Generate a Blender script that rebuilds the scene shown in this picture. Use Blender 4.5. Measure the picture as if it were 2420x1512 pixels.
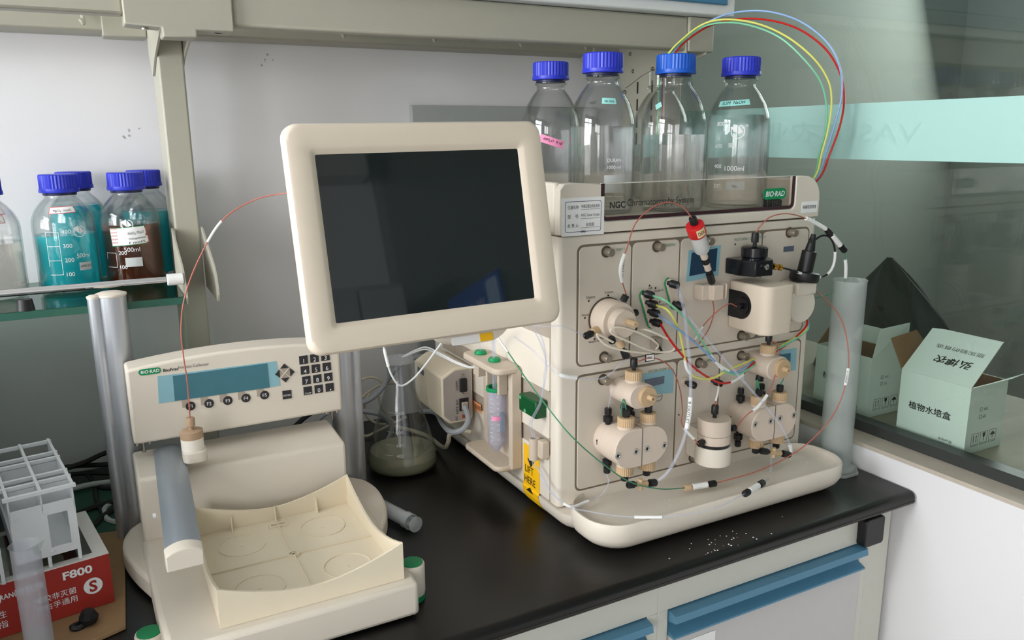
import bpy, bmesh, math, random
from mathutils import Vector, Matrix
random.seed(7)
sc = bpy.context.scene
for o in list(bpy.data.objects): bpy.data.objects.remove(o)
COL = sc.collection
V = Vector
PI = math.pi
R = math.radians

# ------------------------------------------------------------------ camera
FPX, IW, IH = 1890.0, 2420.0, 1512.0
CAM = V((0, 0, 0.57))
yaw, pit, rol = R(27.92), R(12.88), R(-0.47)
c_f = V((math.sin(yaw)*math.cos(pit), math.cos(yaw)*math.cos(pit), -math.sin(pit)))
c_r0 = V((math.cos(yaw), -math.sin(yaw), 0)); c_u0 = c_r0.cross(c_f)
c_r = c_r0*math.cos(rol) + c_u0*math.sin(rol)
c_u = -c_r0*math.sin(rol) + c_u0*math.cos(rol)
cam_d = bpy.data.cameras.new('camera'); cam_d.sensor_width = 36; cam_d.lens = FPX/IW*36
cam_d.clip_start = 0.05; cam_d.clip_end = 60
cam = bpy.data.objects.new('camera', cam_d); COL.objects.link(cam)
mw = Matrix((c_r, c_u, -c_f)).transposed().to_4x4(); mw.translation = CAM
cam.matrix_world = mw
sc.camera = cam
sc.view_settings.view_transform = 'Standard'; sc.view_settings.look = 'None'
sc.view_settings.gamma = 1; sc.view_settings.use_curve_mapping = False
sc.view_settings.exposure = 0.0
sc.cycles.max_bounces = 16; sc.cycles.transmission_bounces = 14; sc.cycles.transparent_max_bounces = 40
sc.cycles.sample_clamp_indirect = 6.0

def px(x, y, ax, val):
    """real point seen at photo pixel (x, y) on the plane axis=val"""
    d = c_f + c_r*((x-1210)/FPX) - c_u*((y-756)/FPX)
    return CAM + d*((val-CAM[ax])/d[ax])
def pp(x, y, p0, n):
    d = c_f + c_r*((x-1210)/FPX) - c_u*((y-756)/FPX)
    return CAM + d*((V(p0)-CAM).dot(n)/d.dot(n))

# ------------------------------------------------------------------ daylight
w = bpy.data.worlds.new('world'); sc.world = w; w.use_nodes = True
bgn = w.node_tree.nodes['Background']
bgn.inputs[0].default_value = (0.80, 0.90, 1.0, 1); bgn.inputs[1].default_value = 1.0
def area(name, loc, target, sx, sy, energy, color):
    d = bpy.data.lights.new(name, 'AREA'); d.shape = 'RECTANGLE'; d.size = sx; d.size_y = sy
    d.energy = energy; d.color = color
    o = bpy.data.objects.new(name, d); COL.objects.link(o); o.location = loc
    o.rotation_euler = (V(target)-V(loc)).to_track_quat('-Z', 'Z').to_euler()
    return o
# daylight entering by the two windows of the left wall
area('window_daylight', (-1.72, 0.80, 0.90), (0, 0.80, 0.90), 1.2, 1.1, 74, (0.97, 0.985, 1.0))
area('window_daylight', (-1.72, -1.00, 0.55), (0, -1.00, 0.55), 1.2, 1.3, 38, (1.0, 0.98, 0.955))
# added fill light in the room beyond the glass
area('next_room_fill', (3.4, 1.8, 1.2), (2.0, 1.5, 0.6), 1.2, 1.0, 22, (0.95, 1.0, 0.98))

# ------------------------------------------------------------------ materials
def srgb(r, g, b):
    f = lambda c: (c/255/12.92 if c/255 <= 0.04045 else ((c/255+0.055)/1.055)**2.4)
    return (f(r), f(g), f(b), 1)
MATS = {}
def M(name, col=(200,200,200), rough=0.5, metal=0.0, spec=0.5, noise=0.05, scale=60.0, bump=0.0, trans=0.0, ior=1.45, coat=0.0, alpha=1.0, emit=None):
    if name in MATS: return MATS[name]
    m = bpy.data.materials.new(name); m.use_nodes = True; nt = m.node_tree
    b = nt.nodes['Principled BSDF']; c = srgb(*col)
    b.inputs['Roughness'].default_value = rough; b.inputs['Metallic'].default_value = metal
    b.inputs['Specular IOR Level'].default_value = spec; b.inputs['IOR'].default_value = ior
    b.inputs['Transmission Weight'].default_value = trans; b.inputs['Coat Weight'].default_value = coat
    b.inputs['Alpha'].default_value = alpha
    b.inputs['Base Color'].default_value = c
    if emit: b.inputs['Emission Color'].default_value = srgb(*emit[0]); b.inputs['Emission Strength'].default_value = emit[1]
    if noise or bump:
        tc = nt.nodes.new('ShaderNodeTexCoord'); n = nt.nodes.new('ShaderNodeTexNoise')
        n.inputs['Scale'].default_value = scale; n.inputs['Detail'].default_value = 4
        nt.links.new(tc.outputs['Object'], n.inputs['Vector'])
        if noise:
            mx = nt.nodes.new('ShaderNodeMix'); mx.data_type = 'RGBA'
            mx.inputs[6].default_value = tuple(max(0, x*(1-noise)) for x in c[:3]) + (1,)
            mx.inputs[7].default_value = tuple(min(1, x*(1+noise)) for x in c[:3]) + (1,)
            nt.links.new(n.outputs['Fac'], mx.inputs[0]); nt.links.new(mx.outputs[2], b.inputs['Base Color'])
        if bump:
            bm_ = nt.nodes.new('ShaderNodeBump'); bm_.inputs['Strength'].default_value = bump; bm_.inputs['Distance'].default_value = 0.001
            nt.links.new(n.outputs['Fac'], bm_.inputs['Height']); nt.links.new(bm_.outputs['Normal'], b.inputs['Normal'])
    MATS[name] = m; return m
def thin_glass(name, tint=(240,246,243), edge=None, gloss=0.0, ior=1.5, scratch=0.0):
    """thin walled glass: see-through body with a mirror coat, darker where the wall is seen edge on"""
    if name in MATS: return MATS[name]
    m = bpy.data.materials.new(name); m.use_nodes = True; nt = m.node_tree; nt.nodes.clear()
    out = nt.nodes.new('ShaderNodeOutputMaterial'); mix = nt.nodes.new('ShaderNodeMixShader')
    tr = nt.nodes.new('ShaderNodeBsdfTransparent'); gl = nt.nodes.new('ShaderNodeBsdfGlossy'); fr = nt.nodes.new('ShaderNodeFresnel')
    ge = nt.nodes.new('ShaderNodeNewGeometry'); mp_ = nt.nodes.new('ShaderNodeMapRange')   # same mirror coat on either side of the wall
    mp_.inputs[3].default_value = ior; mp_.inputs[4].default_value = 1/ior
    nt.links.new(ge.outputs['Backfacing'], mp_.inputs[0]); nt.links.new(mp_.outputs[0], fr.inputs['IOR']); gl.inputs['Roughness'].default_value = gloss
    tr.inputs['Color'].default_value = srgb(*tint)
    if edge:
        lw = nt.nodes.new('ShaderNodeLayerWeight'); lw.inputs['Blend'].default_value = 0.12
        cm = nt.nodes.new('ShaderNodeMix'); cm.data_type = 'RGBA'
        cm.inputs[6].default_value = srgb(*tint); cm.inputs[7].default_value = srgb(*edge)
        nt.links.new(lw.outputs['Facing'], cm.inputs[0]); nt.links.new(cm.outputs[2], tr.inputs['Color'])
    nt.links.new(fr.outputs[0], mix.inputs[0]); nt.links.new(tr.outputs[0], mix.inputs[1]); nt.links.new(gl.outputs[0], mix.inputs[2])
    nt.links.new(mix.outputs[0], out.inputs[0]); MATS[name] = m; return m
def clear_water(name, share=0.5):
    """water in a round bottle: part bent view, part straight view"""
    m = bpy.data.materials.new(name); m.use_nodes = True; nt = m.node_tree
    b = nt.nodes['Principled BSDF']; b.inputs['Base Color'].default_value = (1,1,1,1); b.inputs['Roughness'].default_value = 0
    b.inputs['Transmission Weight'].default_value = 1; b.inputs['IOR'].default_value = 1.33
    out = nt.nodes['Material Output']; mix = nt.nodes.new('ShaderNodeMixShader'); tr = nt.nodes.new('ShaderNodeBsdfTransparent')
    mix.inputs[0].default_value = share; tr.inputs['Color'].default_value = (.985,.99,.988,1)
    nt.links.new(tr.outputs[0], mix.inputs[1]); nt.links.new(b.outputs[0], mix.inputs[2]); nt.links.new(mix.outputs[0], out.inputs[0])
    MATS[name] = m; return m
def milky(name, col, opacity, rough=0.35):
    """cloudy plastic: part clear, part white"""
    if name in MATS: return MATS[name]
    m = bpy.data.materials.new(name); m.use_nodes = True; nt = m.node_tree
    b = nt.nodes['Principled BSDF']; b.inputs['Base Color'].default_value = srgb(*col); b.inputs['Roughness'].default_value = rough
    out = nt.nodes['Material Output']; mix = nt.nodes.new('ShaderNodeMixShader'); tr = nt.nodes.new('ShaderNodeBsdfTransparent')
    no = nt.nodes.new('ShaderNodeTexNoise'); no.inputs['Scale'].default_value = 12
    mr = nt.nodes.new('ShaderNodeMapRange'); mr.inputs[3].default_value = opacity-0.015; mr.inputs[4].default_value = opacity+0.015
    nt.links.new(no.outputs['Fac'], mr.inputs[0]); nt.links.new(mr.outputs[0], mix.inputs[0])
    tr.inputs['Color'].default_value = srgb(*[min(255, c+20) for c in col])
    nt.links.new(tr.outputs[0], mix.inputs[1]); nt.links.new(b.outputs[0], mix.inputs[2]); nt.links.new(mix.outputs[0], out.inputs[0])
    MATS[name] = m; return m

# ------------------------------------------------------------------ mesh tools
def spline(pts, k=6):
    P = [V(p) for p in pts]
    if len(P) < 3: return P
    P = [P[0]*2-P[1]] + P + [P[-1]*2-P[-2]]; out = []
    for i in range(1, len(P)-2):
        a, b, c, d = P[i-1:i+3]
        for j in range(k):
            t = j/k
            out.append(0.5*((2*b)+(c-a)*t+(2*a-5*b+4*c-d)*t*t+(3*b-a-3*c+d)*t**3))
    out.append(P[-2]); return out
def rr(x0, x1, y0, y1, r, n=5):
    r = min(r, (x1-x0)/2-1e-6, (y1-y0)/2-1e-6); o = []
    for cx, cy, a0 in ((x1-r,y1-r,0),(x0+r,y1-r,90),(x0+r,y0+r,180),(x1-r,y0+r,270)):
        for i in range(n+1):
            a = R(a0+90*i/n); o.append((cx+r*math.cos(a), cy+r*math.sin(a)))
    return o
def frame_for(d):
    d = d.normalized(); up = V((0,0,1)) if abs(d.z) < 0.95 else V((0,1,0))
    x = up.cross(d).normalized(); return x, d.cross(x), d
class MB:
    def __init__(s): s.v = []; s.f = []
    def add(s, vs, fs):
        k = len(s.v); s.v += [V(p) for p in vs]; s.f += [tuple(i+k for i in f) for f in fs]; return s
    def box(s, x0, x1, y0, y1, z0, z1):
        return s.add([(x,y,z) for z in (z0,z1) for y in (y0,y1) for x in (x0,x1)],
            [(0,2,3,1),(4,5,7,6),(0,1,5,4),(2,6,7,3),(0,4,6,2),(1,3,7,5)])
    def prism(s, poly, plane, a, b):
        n = len(poly)
        g = {'xz': lambda p, t: (p[0], t, p[1]), 'xy': lambda p, t: (p[0], p[1], t), 'yz': lambda p, t: (t, p[0], p[1])}[plane]
        return s.add([g(p, a) for p in poly] + [g(p, b) for p in poly],
            [tuple(range(n))[::-1], tuple(range(n, 2*n))] + [(i, (i+1) % n, n+(i+1) % n, n+i) for i in range(n)])
    def ring(s, outer, inner, plane, a, b):
        """prism with a hole; outer and inner carry the same number of points"""
        n = len(outer)
        g = {'xz': lambda p, t: (p[0], t, p[1]), 'xy': lambda p, t: (p[0], p[1], t), 'yz': lambda p, t: (t, p[0], p[1])}[plane]
        vs = [g(p, t) for t in (a, b) for q in (outer, inner) for p in q]; fs = []
        for i in range(n):
            j = (i+1) % n
            fs += [(i, j, n+j, n+i), (2*n+i, 3*n+i, 3*n+j, 2*n+j), (i, 2*n+i, 2*n+j, j), (n+i, n+j, 3*n+j, 3*n+i)]
        return s.add(vs, fs)
    def cyl(s, p0, p1, r0, r1=None, n=20, cap=True):
        p0, p1 = V(p0), V(p1); r1 = r0 if r1 is None else r1; x, y, d = frame_for(p1-p0)
        vs = [p+(x*math.cos(2*PI*i/n)+y*math.sin(2*PI*i/n))*r for p, r in ((p0, r0), (p1, r1)) for i in range(n)]
        fs = [(i, (i+1) % n, n+(i+1) % n, n+i) for i in range(n)]
        if cap: fs += [tuple(range(n))[::-1], tuple(range(n, 2*n))]
        return s.add(vs, fs)
    def lathe(s, prof, o=(0,0,0), axis=(0,0,1), n=36, closed=False, ends=True):
        o = V(o); x, y, d = frame_for(V(axis)); vs = []; fs = []; m = len(prof)
        for r, h in prof:
            for i in range(n):
                a = 2*PI*i/n; vs.append(o + d*h + (x*math.cos(a)+y*math.sin(a))*r)
        for j in range(m if closed else m-1):
            k = (j+1) % m
            for i in range(n): fs.append((j*n+i, j*n+(i+1) % n, k*n+(i+1) % n, k*n+i))
        if not closed and ends: fs += [tuple(range(n))[::-1], tuple(range((m-1)*n, m*n))]
        return s.add(vs, fs)
    def gear(s, c, r, dr, z0, z1, teeth=34, top=0.0015):
        n = teeth*2; c = V(c); vs = []
        for z, k in ((z0, 0), (z1-top, 0), (z1, top)):
            for i in range(n):
                q = (r if i % 2 else r-dr) - k; a = 2*PI*i/n; vs.append(c+V((q*math.cos(a), q*math.sin(a), z)))
        fs = [(j*n+i, j*n+(i+1) % n, (j+1)*n+(i+1) % n, (j+1)*n+i) for j in range(2) for i in range(n)]
        return s.add(vs, fs+[tuple(range(n))[::-1], tuple(range(2*n, 3*n))])
    def tube(s, pts, r, n=8, k=6, raw=False):
        P = [V(p) for p in pts] if raw else spline(pts, k)
        P = [p for i, p in enumerate(P) if i == 0 or (p-P[i-1]).length > 1e-6]
        t = (P[1]-P[0]).normalized(); x, y, _ = frame_for(t); vs = []; fs = []
        for i, p in enumerate(P):
            t = (P[min(i+1, len(P)-1)]-P[max(i-1, 0)]).normalized()
            x = (x-t*x.dot(t)).normalized(); y = t.cross(x)
            vs += [p+(x*math.cos(2*PI*j/n)+y*math.sin(2*PI*j/n))*r for j in range(n)]
        for i in range(len(P)-1): fs += [(i*n+j, i*n+(j+1) % n, (i+1)*n+(j+1) % n, (i+1)*n+j) for j in range(n)]
        return s.add(vs, fs+[tuple(range(n))[::-1], tuple(range((len(P)-1)*n, len(P)*n))])
    def grid(s, fn, nu, nv):
        vs = [fn(i/nu, j/nv) for j in range(nv+1) for i in range(nu+1)]
        return s.add(vs, [(j*(nu+1)+i, j*(nu+1)+i+1, (j+1)*(nu+1)+i+1, (j+1)*(nu+1)+i) for j in range(nv) for i in range(nu)])
    def xf(s, m): s.v = [m @ p for p in s.v]; return s
WM = {}
def wm(o): return WM.get(o.name, Matrix.Identity(4))
def thing(name, label, cat, loc=(0,0,0), rz=0.0, group=None):
    o = bpy.data.objects.new(name, None); o.empty_display_size = 0.02; COL.objects.link(o)
    o.location = loc; o.rotation_euler = (0, 0, rz)
    WM[o.name] = Matrix.Translation(V(loc)) @ Matrix.Rotation(rz, 4, 'Z')
    return tag(o, label, cat, group)
def tag(o, label, cat, group=None):
    o['label'] = label; o['category'] = cat
    if group: o['group'] = group
    return o
def finish(me, name, mat, parent, world, sharp, flat):
    o = bpy.data.objects.new(name, me); COL.objects.link(o)
    me.materials.clear(); me.materials.append(mat)
    if not flat:
        me.polygons.foreach_set('use_smooth', [True]*len(me.polygons)); me.set_sharp_from_angle(angle=R(sharp))
    if parent is not None:
        o.parent = parent; WM[o.name] = wm(parent)
    else:
        WM[o.name] = world
        o.matrix_world = world
    return o
def part(mb, name, mat, parent=None, bevel=0.0, seg=2, sharp=35, label=None, loc=None, local=False, flat=False, doubled=False):
    """one mesh object; coordinates are world ones unless local (then they are the parent's)"""
    me = bpy.data.meshes.new(name); bm = bmesh.new()
    vs = [bm.verts.new(p) for p in mb.v]
    for f in mb.f:
        try: bm.faces.new([vs[i] for i in f])
        except ValueError: pass
    if not doubled: bmesh.ops.recalc_face_normals(bm, faces=bm.faces)
    world = Matrix.Identity(4)
    if parent is not None:
        if not local: bm.transform(wm(parent).inverted())
    else:
        if loc is None:
            xs = [p.x for p in mb.v]; ys = [p.y for p in mb.v]; zs = [p.z for p in mb.v]
            loc = ((min(xs)+max(xs))/2, (min(ys)+max(ys))/2, min(zs))
        world = Matrix.Translation(V(loc)); bm.transform(world.inverted())
    bm.to_mesh(me); bm.free()
    o = finish(me, name, mat, parent, world, sharp, flat)
    if bevel:
        b = o.modifiers.new('bevel', 'BEVEL'); b.width = bevel; b.segments = seg; b.limit_method = 'ANGLE'; b.angle_limit = R(40)
        b.use_clamp_overlap = True
    if label: o['label'] = label
    return o
def struct(mb, name, mat, **k):
    o = part(mb, name, mat, **k); o['kind'] = 'structure'; return o
TXT = {}
def text_mesh(s, bold=0.0):
    key = (s, bold)
    if key not in TXT:
        cu = bpy.data.curves.new('t', 'FONT'); cu.body = s; cu.size = 1.0; cu.resolution_u = 3; cu.offset = bold
        ob = bpy.data.objects.new('t', cu); me = bpy.data.meshes.new_from_object(ob)
        vs = [v.co.copy() for v in me.vertices]; fs = [tuple(p.vertices) for p in me.polygons]
        bpy.data.objects.remove(ob); bpy.data.curves.remove(cu); bpy.data.meshes.remove(me)
        if not vs: vs = [V((0,0,0))]
        x0 = min(v.x for v in vs); x1 = max(v.x for v in vs); y0 = min(v.y for v in vs); y1 = max(v.y for v in vs)
        TXT[key] = (vs, fs, x0, x1, y0, y1)
    return TXT[key]
def txt(s, o, u, v, mat, parent, h=None, wdt=None, name='lettering', bold=0.0, align='L', fn=None, lift=0.0004, slant=0.0):
    """flat print: o lower-left corner, u right, v up (unit vectors); fitted to height h and/or width wdt"""
    vs, fs, x0, x1, y0, y1 = text_mesh(s, bold)
    sy = (h/(y1-y0)) if h else None; sx = (wdt/(x1-x0)) if wdt else sy
    if sy is None: sy = sx
    W = (x1-x0)*sx; off = {'L': 0, 'C': -W/2, 'R': -W}[align]
    mb = MB()
    if fn is None:
        o, u, v = V(o), V(u).normalized(), V(v).normalized(); n = u.cross(v).normalized()
        q = [o + u*((p.x-x0)*sx+off+(p.y-y0)*sy*slant) + v*((p.y-y0)*sy) + n*lift for p in vs]
    else:
        q = [fn((p.x-x0)*sx+off+(p.y-y0)*sy*slant, (p.y-y0)*sy) for p in vs]
    mb.add(q, fs)
    return part(mb, name, mat, parent, flat=True, doubled=True)
def plate(o, u, v, a, b, mat, parent, name, t=0.0006, r=0.0, lift=0.0, bevel=0.0):
    """thin sheet a wide (along u) and b high (along v), lower-left corner at o, standing t proud of the surface"""
    o, u, v = V(o), V(u).normalized(), V(v).normalized(); n = u.cross(v).normalized()
    poly = rr(0, a, 0, b, r, 4) if r else [(0,0),(a,0),(a,b),(0,b)]
    mb = MB().prism(poly, 'xy', 0, t)
    mb.v = [o+u*p.x+v*p.y+n*(p.z+lift) for p in mb.v]
    return part(mb, name, mat, parent, bevel=bevel)
UX, UY, UZ = V((1,0,0)), V((0,1,0)), V((0,0,1))
# ------------------------------------------------------------------ palette
cream = M('cream_plastic', (222,213,199), 0.42, noise=0.03, scale=25)
cream2 = M('panel_plastic', (212,202,188), 0.45, noise=0.03, scale=25)
groove = M('module_groove', (120,108,92), 0.6)
tan = M('peek_tan', (196,168,132), 0.45)
peek = M('peek_cream', (212,196,180), 0.4)
greyrail = M('rail_grey', (168,156,142), 0.5)
black = M('black_plastic', (24,24,26), 0.4)
blackgloss = M('black_gloss', (22,22,26), 0.18)
white = M('white_plastic', (236,236,234), 0.5)
paper = M('paper', (240,240,240), 0.7)
ink = M('ink_black', (28,28,30), 0.6, noise=0)
inkgrey = M('ink_grey', (95,92,88), 0.6, noise=0)
inkgreen = M('ink_green', (38,130,96), 0.6, noise=0)
inkblue = M('ink_navy', (52,62,96), 0.6, noise=0)
inkwhite = M('ink_white', (238,240,242), 0.6, noise=0)
inkred = M('ink_red', (206,92,96), 0.6, noise=0)
green = M('logo_green', (0,140,84), 0.45)
chrome = M('chrome', (215,215,215), 0.12, metal=1, noise=0)
steel = M('brushed_steel', (175,172,165), 0.3, metal=1, noise=0.08)
brass = M('brass', (190,140,60), 0.3, metal=1)
capblue = M('cap_blue', (38,52,188), 0.38, noise=0.04)
capblue2 = M('cap_azure', (18,86,190), 0.38, noise=0.04)
bglass = thin_glass('bottle_glass', (252,252,252), edge=(200,206,203))
water = clear_water('water', 0.68)
redtube = M('tube_red', (196,24,22), 0.3); ylwtube = M('tube_yellow', (222,222,112), 0.3)
grntube = M('tube_green', (128,204,162), 0.3); blutube = M('tube_blue', (138,172,216), 0.3)
peekred = M('capillary_red', (176,98,82), 0.35); capgreen = M('capillary_green', (62,140,104), 0.35)
clear = milky('tube_clear', (226,228,236), 0.20, 0.2)
creamtube = M('tube_cream', (232,222,204), 0.35)
frost = milky('frosted_plastic', (216,222,220), 0.40, 0.3)
peel = M('protective_film', (140,186,198), 0.3)
lcd = M('lcd_slate', (92,104,118), 0.3)
framepaint = M('rack_paint', (170,167,152), 0.5, noise=0.03)
wallpaint = M('wall_paint', (226,225,226), 0.75, noise=0.02, scale=8, bump=0.05)

# ------------------------------------------------------------------ room
XL, XG, YB, YF, ZF, ZC = -1.6, 1.15, 1.53, -1.75, -0.80, 1.62
floorm = M('floor_tile', (150,148,142), 0.4, noise=0.1, scale=6)
ceilm = M('ceiling_paint', (200,200,196), 0.8)
struct(MB().box(XL-.1, 3.7, YF-.1, 3.1, ZF-.05, ZF), 'floor', floorm)
struct(MB().box(XL-.1, 3.7, YF-.1, 3.1, ZC, ZC+.05), 'ceiling', ceilm)
struct(MB().box(XL-.1, 1.30, YB, YB+.12, ZF, ZC), 'wall_back', wallpaint)
# left wall with a long window
wl = MB()
wins = ((.2,1.4,.35,1.45),(-1.6,-.4,-.10,1.20))
for y0, y1 in ((YF,-1.6),(-.4,.2),(1.4,YB)): wl.box(XL-.1, XL, y0, y1, ZF, ZC)
for y0, y1, z0, z1 in wins: wl.box(XL-.1, XL, y0, y1, ZF, z0).box(XL-.1, XL, y0, y1, z1, ZC)
struct(wl, 'wall_left', wallpaint)
for k_, (y0, y1, z0, z1) in enumerate(wins):
    wf = MB()
    for i in range(3):
        y = y0+(y1-y0)*i/2; wf.box(XL-.07, XL-.02, y-.03, y+.03, z0, z1)
    for z in (z0+.025, z0+.75, z1-.025): wf.box(XL-.068, XL-.022, y0, y1, z-.025, z+.025)
    struct(wf, 'window_%d' % (k_+1), white)
struct(MB().box(XL, XG+.1, YF-.1, YF, ZF, ZC), 'wall_rear', wallpaint)
struct(MB().box(XL, XG, -1.75, -1.62, ZC-.12, ZC), 'trim_1', ceilm)          # beam along the rear wall, seen mirrored in the screen
# right hand side: low white wall, ledge, glass partition
struct(MB().box(XG, XG+.09, YF, YB, ZF, 0.040), 'wall_right', wallpaint, bevel=.002)
struct(MB().box(XG-.002, 1.198, YF, YB, 0.040, 0.047), 'trim_2', M('sill_stone', (186,176,162), 0.5, noise=0.12, scale=40))
dark = M('window_frame_dark', (52,56,54), 0.4)
gf = MB().box(1.195, 1.222, YF, YB, 0.047, 0.066)
struct(gf, 'trim_3', dark)
pane = struct(MB().box(1.204, 1.212, YF, YB, 0.060, ZC), 'window_3', thin_glass('pane_green', (240,245,242), ior=1.5))
film = M('frosted_film', (172,212,205), 0.25, noise=0.02, scale=5)
part(MB().box(1.2034, 1.204, YF, YB-.001, 0.527, 0.622), 'frosted_band', film, pane)
filmink = M('film_lettering', (164,205,198), 0.3, noise=0)
txt('VASUI 农业', (1.2034, 0.86, 0.553), UY, UZ, filmink, pane, h=0.04, wdt=0.34, lift=-.0004)   # reads the right way round from the next room
# room beyond the glass
nextw = M('next_room_wall', (166,170,164), 0.8, noise=0.04, scale=4)
struct(MB().box(1.222, 1.62, YF, 2.4, -0.05, 0.050), 'trim_4', M('far_sill', (176,168,150), 0.6, noise=0.1, scale=30))
struct(MB().box(1.24, 1.60, YF, 2.39, ZF, -0.05), 'wall_sill', nextw)
struct(MB().box(1.30, 3.6, 2.4, 2.5, ZF, ZC), 'wall_next_back', nextw)
struct(MB().box(3.6, 3.7, YF, 2.5, ZF, ZC), 'wall_next_right', nextw)
struct(MB().box(1.25, 3.6, YF-.1, YF, ZF, ZC), 'wall_next_rear', nextw)
struct(MB().box(2.35, 2.75, 0.10, 0.62, ZF, ZC), 'wall_pillar', M('pillar_paint', (176,190,184), 0.7))
# mirrored in the screen: cupboard and a blue sign on the rear wall
cb = thing('tall_cupboard', 'pale grey cupboard mirrored at the lower left of the dark screen', 'cupboard', (0.92, -1.5, ZF))
cbm = M('cupboard_grey', (190,194,198), 0.5)
part(MB().box(0.72, 1.10, -1.745, -1.32, ZF, .92), 'body', cbm, cb, bevel=.005)
for s in (0, 1): part(MB().box(0.725+.19*s, 0.905+.19*s, -1.32, -1.305, ZF+.08, .90), 'door', cbm, cb, bevel=.003)
sg = thing('blue_sign', 'blue sign with white characters mirrored at the bottom of the dark screen', 'sign', (1.195, -.88, .62))
part(MB().box(1.192, 1.2035, -1.12, -.66, .62, .78), 'board', M('sign_blue', (40,84,170), 0.4), sg)
txt('光合玻璃', (1.1918, -.79, .645), -UY, UZ, inkwhite, sg, h=.075)
part(MB().prism(rr(-.765,-.675,.645,.765,.015), 'yz', 1.1910, 1.1920), 'emblem', M('sign_pale', (150,180,214), 0.4), sg)

# ------------------------------------------------------------------ wall-hung reagent rack
rk = thing('reagent_rack', 'grey-green painted steel rack frame over the bench with posts and long beams', 'rack', (0.14, 1.45, 0))
def post(x0, x1, y0, y1, z1):
    p = part(MB().box(x0, x1, y0, y1, 0.0, z1), 'post', framepaint, rk, bevel=.003)
    return p
p1 = post(0.122, 0.159, 1.36, 1.46, 0.73)
p2 = post(1.032, 1.075, 1.30, 1.44, 0.73)
slotm = M('slot_dark', (40,38,34), 0.8)
for y in (1.339, 1.387):
    for k in range(8):
        part(MB().box(1.0312, 1.0325, y-.0022, y+.0022, 0.655-k*.034, 0.678-k*.034), 'slot', slotm, p2)
part(MB().box(0.213, 1.033, 1.238, 1.268, 0.726, 0.786), 'front_beam', framepaint, rk, bevel=.004)
part(MB().box(-1.55, 0.075, 1.238, 1.268, 0.733, 0.786), 'front_beam', framepaint, rk, bevel=.004)
part(MB().box(1.033, 1.094, 1.234, 1.272, 0.724, 0.786), 'beam_end', framepaint, rk, bevel=.003)
part(MB().prism([(.074,.800),(.074,.7205),(.120,.7185),(.1205,.7065),(.164,.7065),(.1645,.7165),(.214,.7165),(.214,.800)], 'xz', 1.230, 1.274), 'joint_cover', framepaint, rk, bevel=.002)
part(MB().box(-1.55, 1.03, 1.455, 1.528, 0.7345, 0.786), 'rear_beam', framepaint, rk, bevel=.004)
part(MB().box(0.055, 0.118, 1.45, 1.50, 0.728, 0.786), 'rear_joint', framepaint, rk, bevel=.002)
part(MB().box(0.965, 1.031, 1.45, 1.50, 0.724, 0.786), 'rear_joint', framepaint, rk, bevel=.002)
for x in (0.03, 0.235, 0.43, 0.60, 0.78, 0.93):
    part(MB().tube([(x,1.455,.765),(x,1.435,.752),(x,1.425,.742),(x-.004,1.425,.748)], .003), 'hook', framepaint, rk)
def gusset(x, t=.003):
    pts = [(1.235,.72),(1.24,.786),(1.46,.786),(1.46,.70),(1.428,.668),(1.415,.672),(1.37,.690),(1.30,.706)]
    return part(MB().prism(pts, 'yz', x, x+t), 'gusset', framepaint, rk)
for x in (0.1185, 0.1595, 1.0285, 1.076): gusset(x)
for y, z in ((1.41,.735),(1.40,.70),(1.335,.70),(1.43,.66)):
    part(MB().cyl((1.0285,y,z),(1.026,y,z),.0045,.003,n=12), 'rivet', steel, rk)
for x, y in ((0.10,1.25),(0.195,1.25)):
    part(MB().cyl((x,y,.7165),(x,y,.7185),.005,n=12), 'screw', steel, rk)
# cupboard over the bench
uc = thing('hanging_cupboard', 'white wall cupboard with a blue lower rail sitting on the rack', 'cupboard', (0.7, 1.3, 0.786))
ucw = M('cupboard_white', (226,228,226), 0.5)
part(MB().box(0.30, 1.125, 1.215, 1.52, 0.787, 1.35), 'body', ucw, uc, bevel=.003)
part(MB().box(0.335, 1.10, 1.206, 1.215, 0.806, 0.835), 'door_rail', M('door_blue', (74,128,164), 0.4), uc, bevel=.002)
part(MB().box(0.335, 1.086, 1.209, 1.215, 0.835, 1.33), 'door', M('door_blue2', (84,140,176), 0.4), uc, bevel=.002)
part(MB().box(1.086, 1.10, 1.208, 1.215, 0.835, 1.33), 'door_edge', ucw, uc)
# glass shelf
gs = thing('glass_shelf', 'green-edged glass shelf with chrome front rail on the rack', 'shelf', (-0.1, 1.35, 0.34))
shelfglass = thin_glass('shelf_glass', (140,180,165), ior=1.5)
part(MB().box(-1.55, 0.116, 1.236, 1.49, 0.336, 0.347), 'glass_plate', shelfglass, gs, bevel=.001)
part(MB().box(-1.55, 0.116, 1.2352, 1.236, 0.3365, 0.3465), 'glass_edge', M('glass_edge_green', (44,96,80), 0.2), gs)
part(MB().cyl((-1.55,1.243,.3725),(0.112,1.243,.3725),.0052,n=16), 'rail', chrome, gs)
part(MB().cyl((0.094,1.243,.3725),(0.116,1.243,.3725),.0085,n=18), 'rail_end_cap', white, gs, bevel=.001)
part(MB().cyl((-0.085,1.245,.362),(-0.085,1.245,.347),.009,.011,n=18), 'rubber_stop', black, gs)
for x in (0.1165, 0.1605):
    pts = [(1.36,.435),(1.346,.432),(1.255,.388),(1.238,.372),(1.232,.345),(1.238,.335),(1.36,.338)]
    part(MB().prism(pts, 'yz', x, x+.0025), 'bracket', framepaint, gs, label='painted steel side bracket')
# panel leaning on the back wall behind the instrument
part(MB().box(0.585, 1.02, 1.515, 1.528, 0.02, 0.632), 'grey_panel', M('panel_grey', (168,172,170), 0.5), bevel=.002)
tag(bpy.data.objects['grey_panel'], 'flat grey panel fixed to the back wall behind the clear bottles', 'panel')

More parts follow.
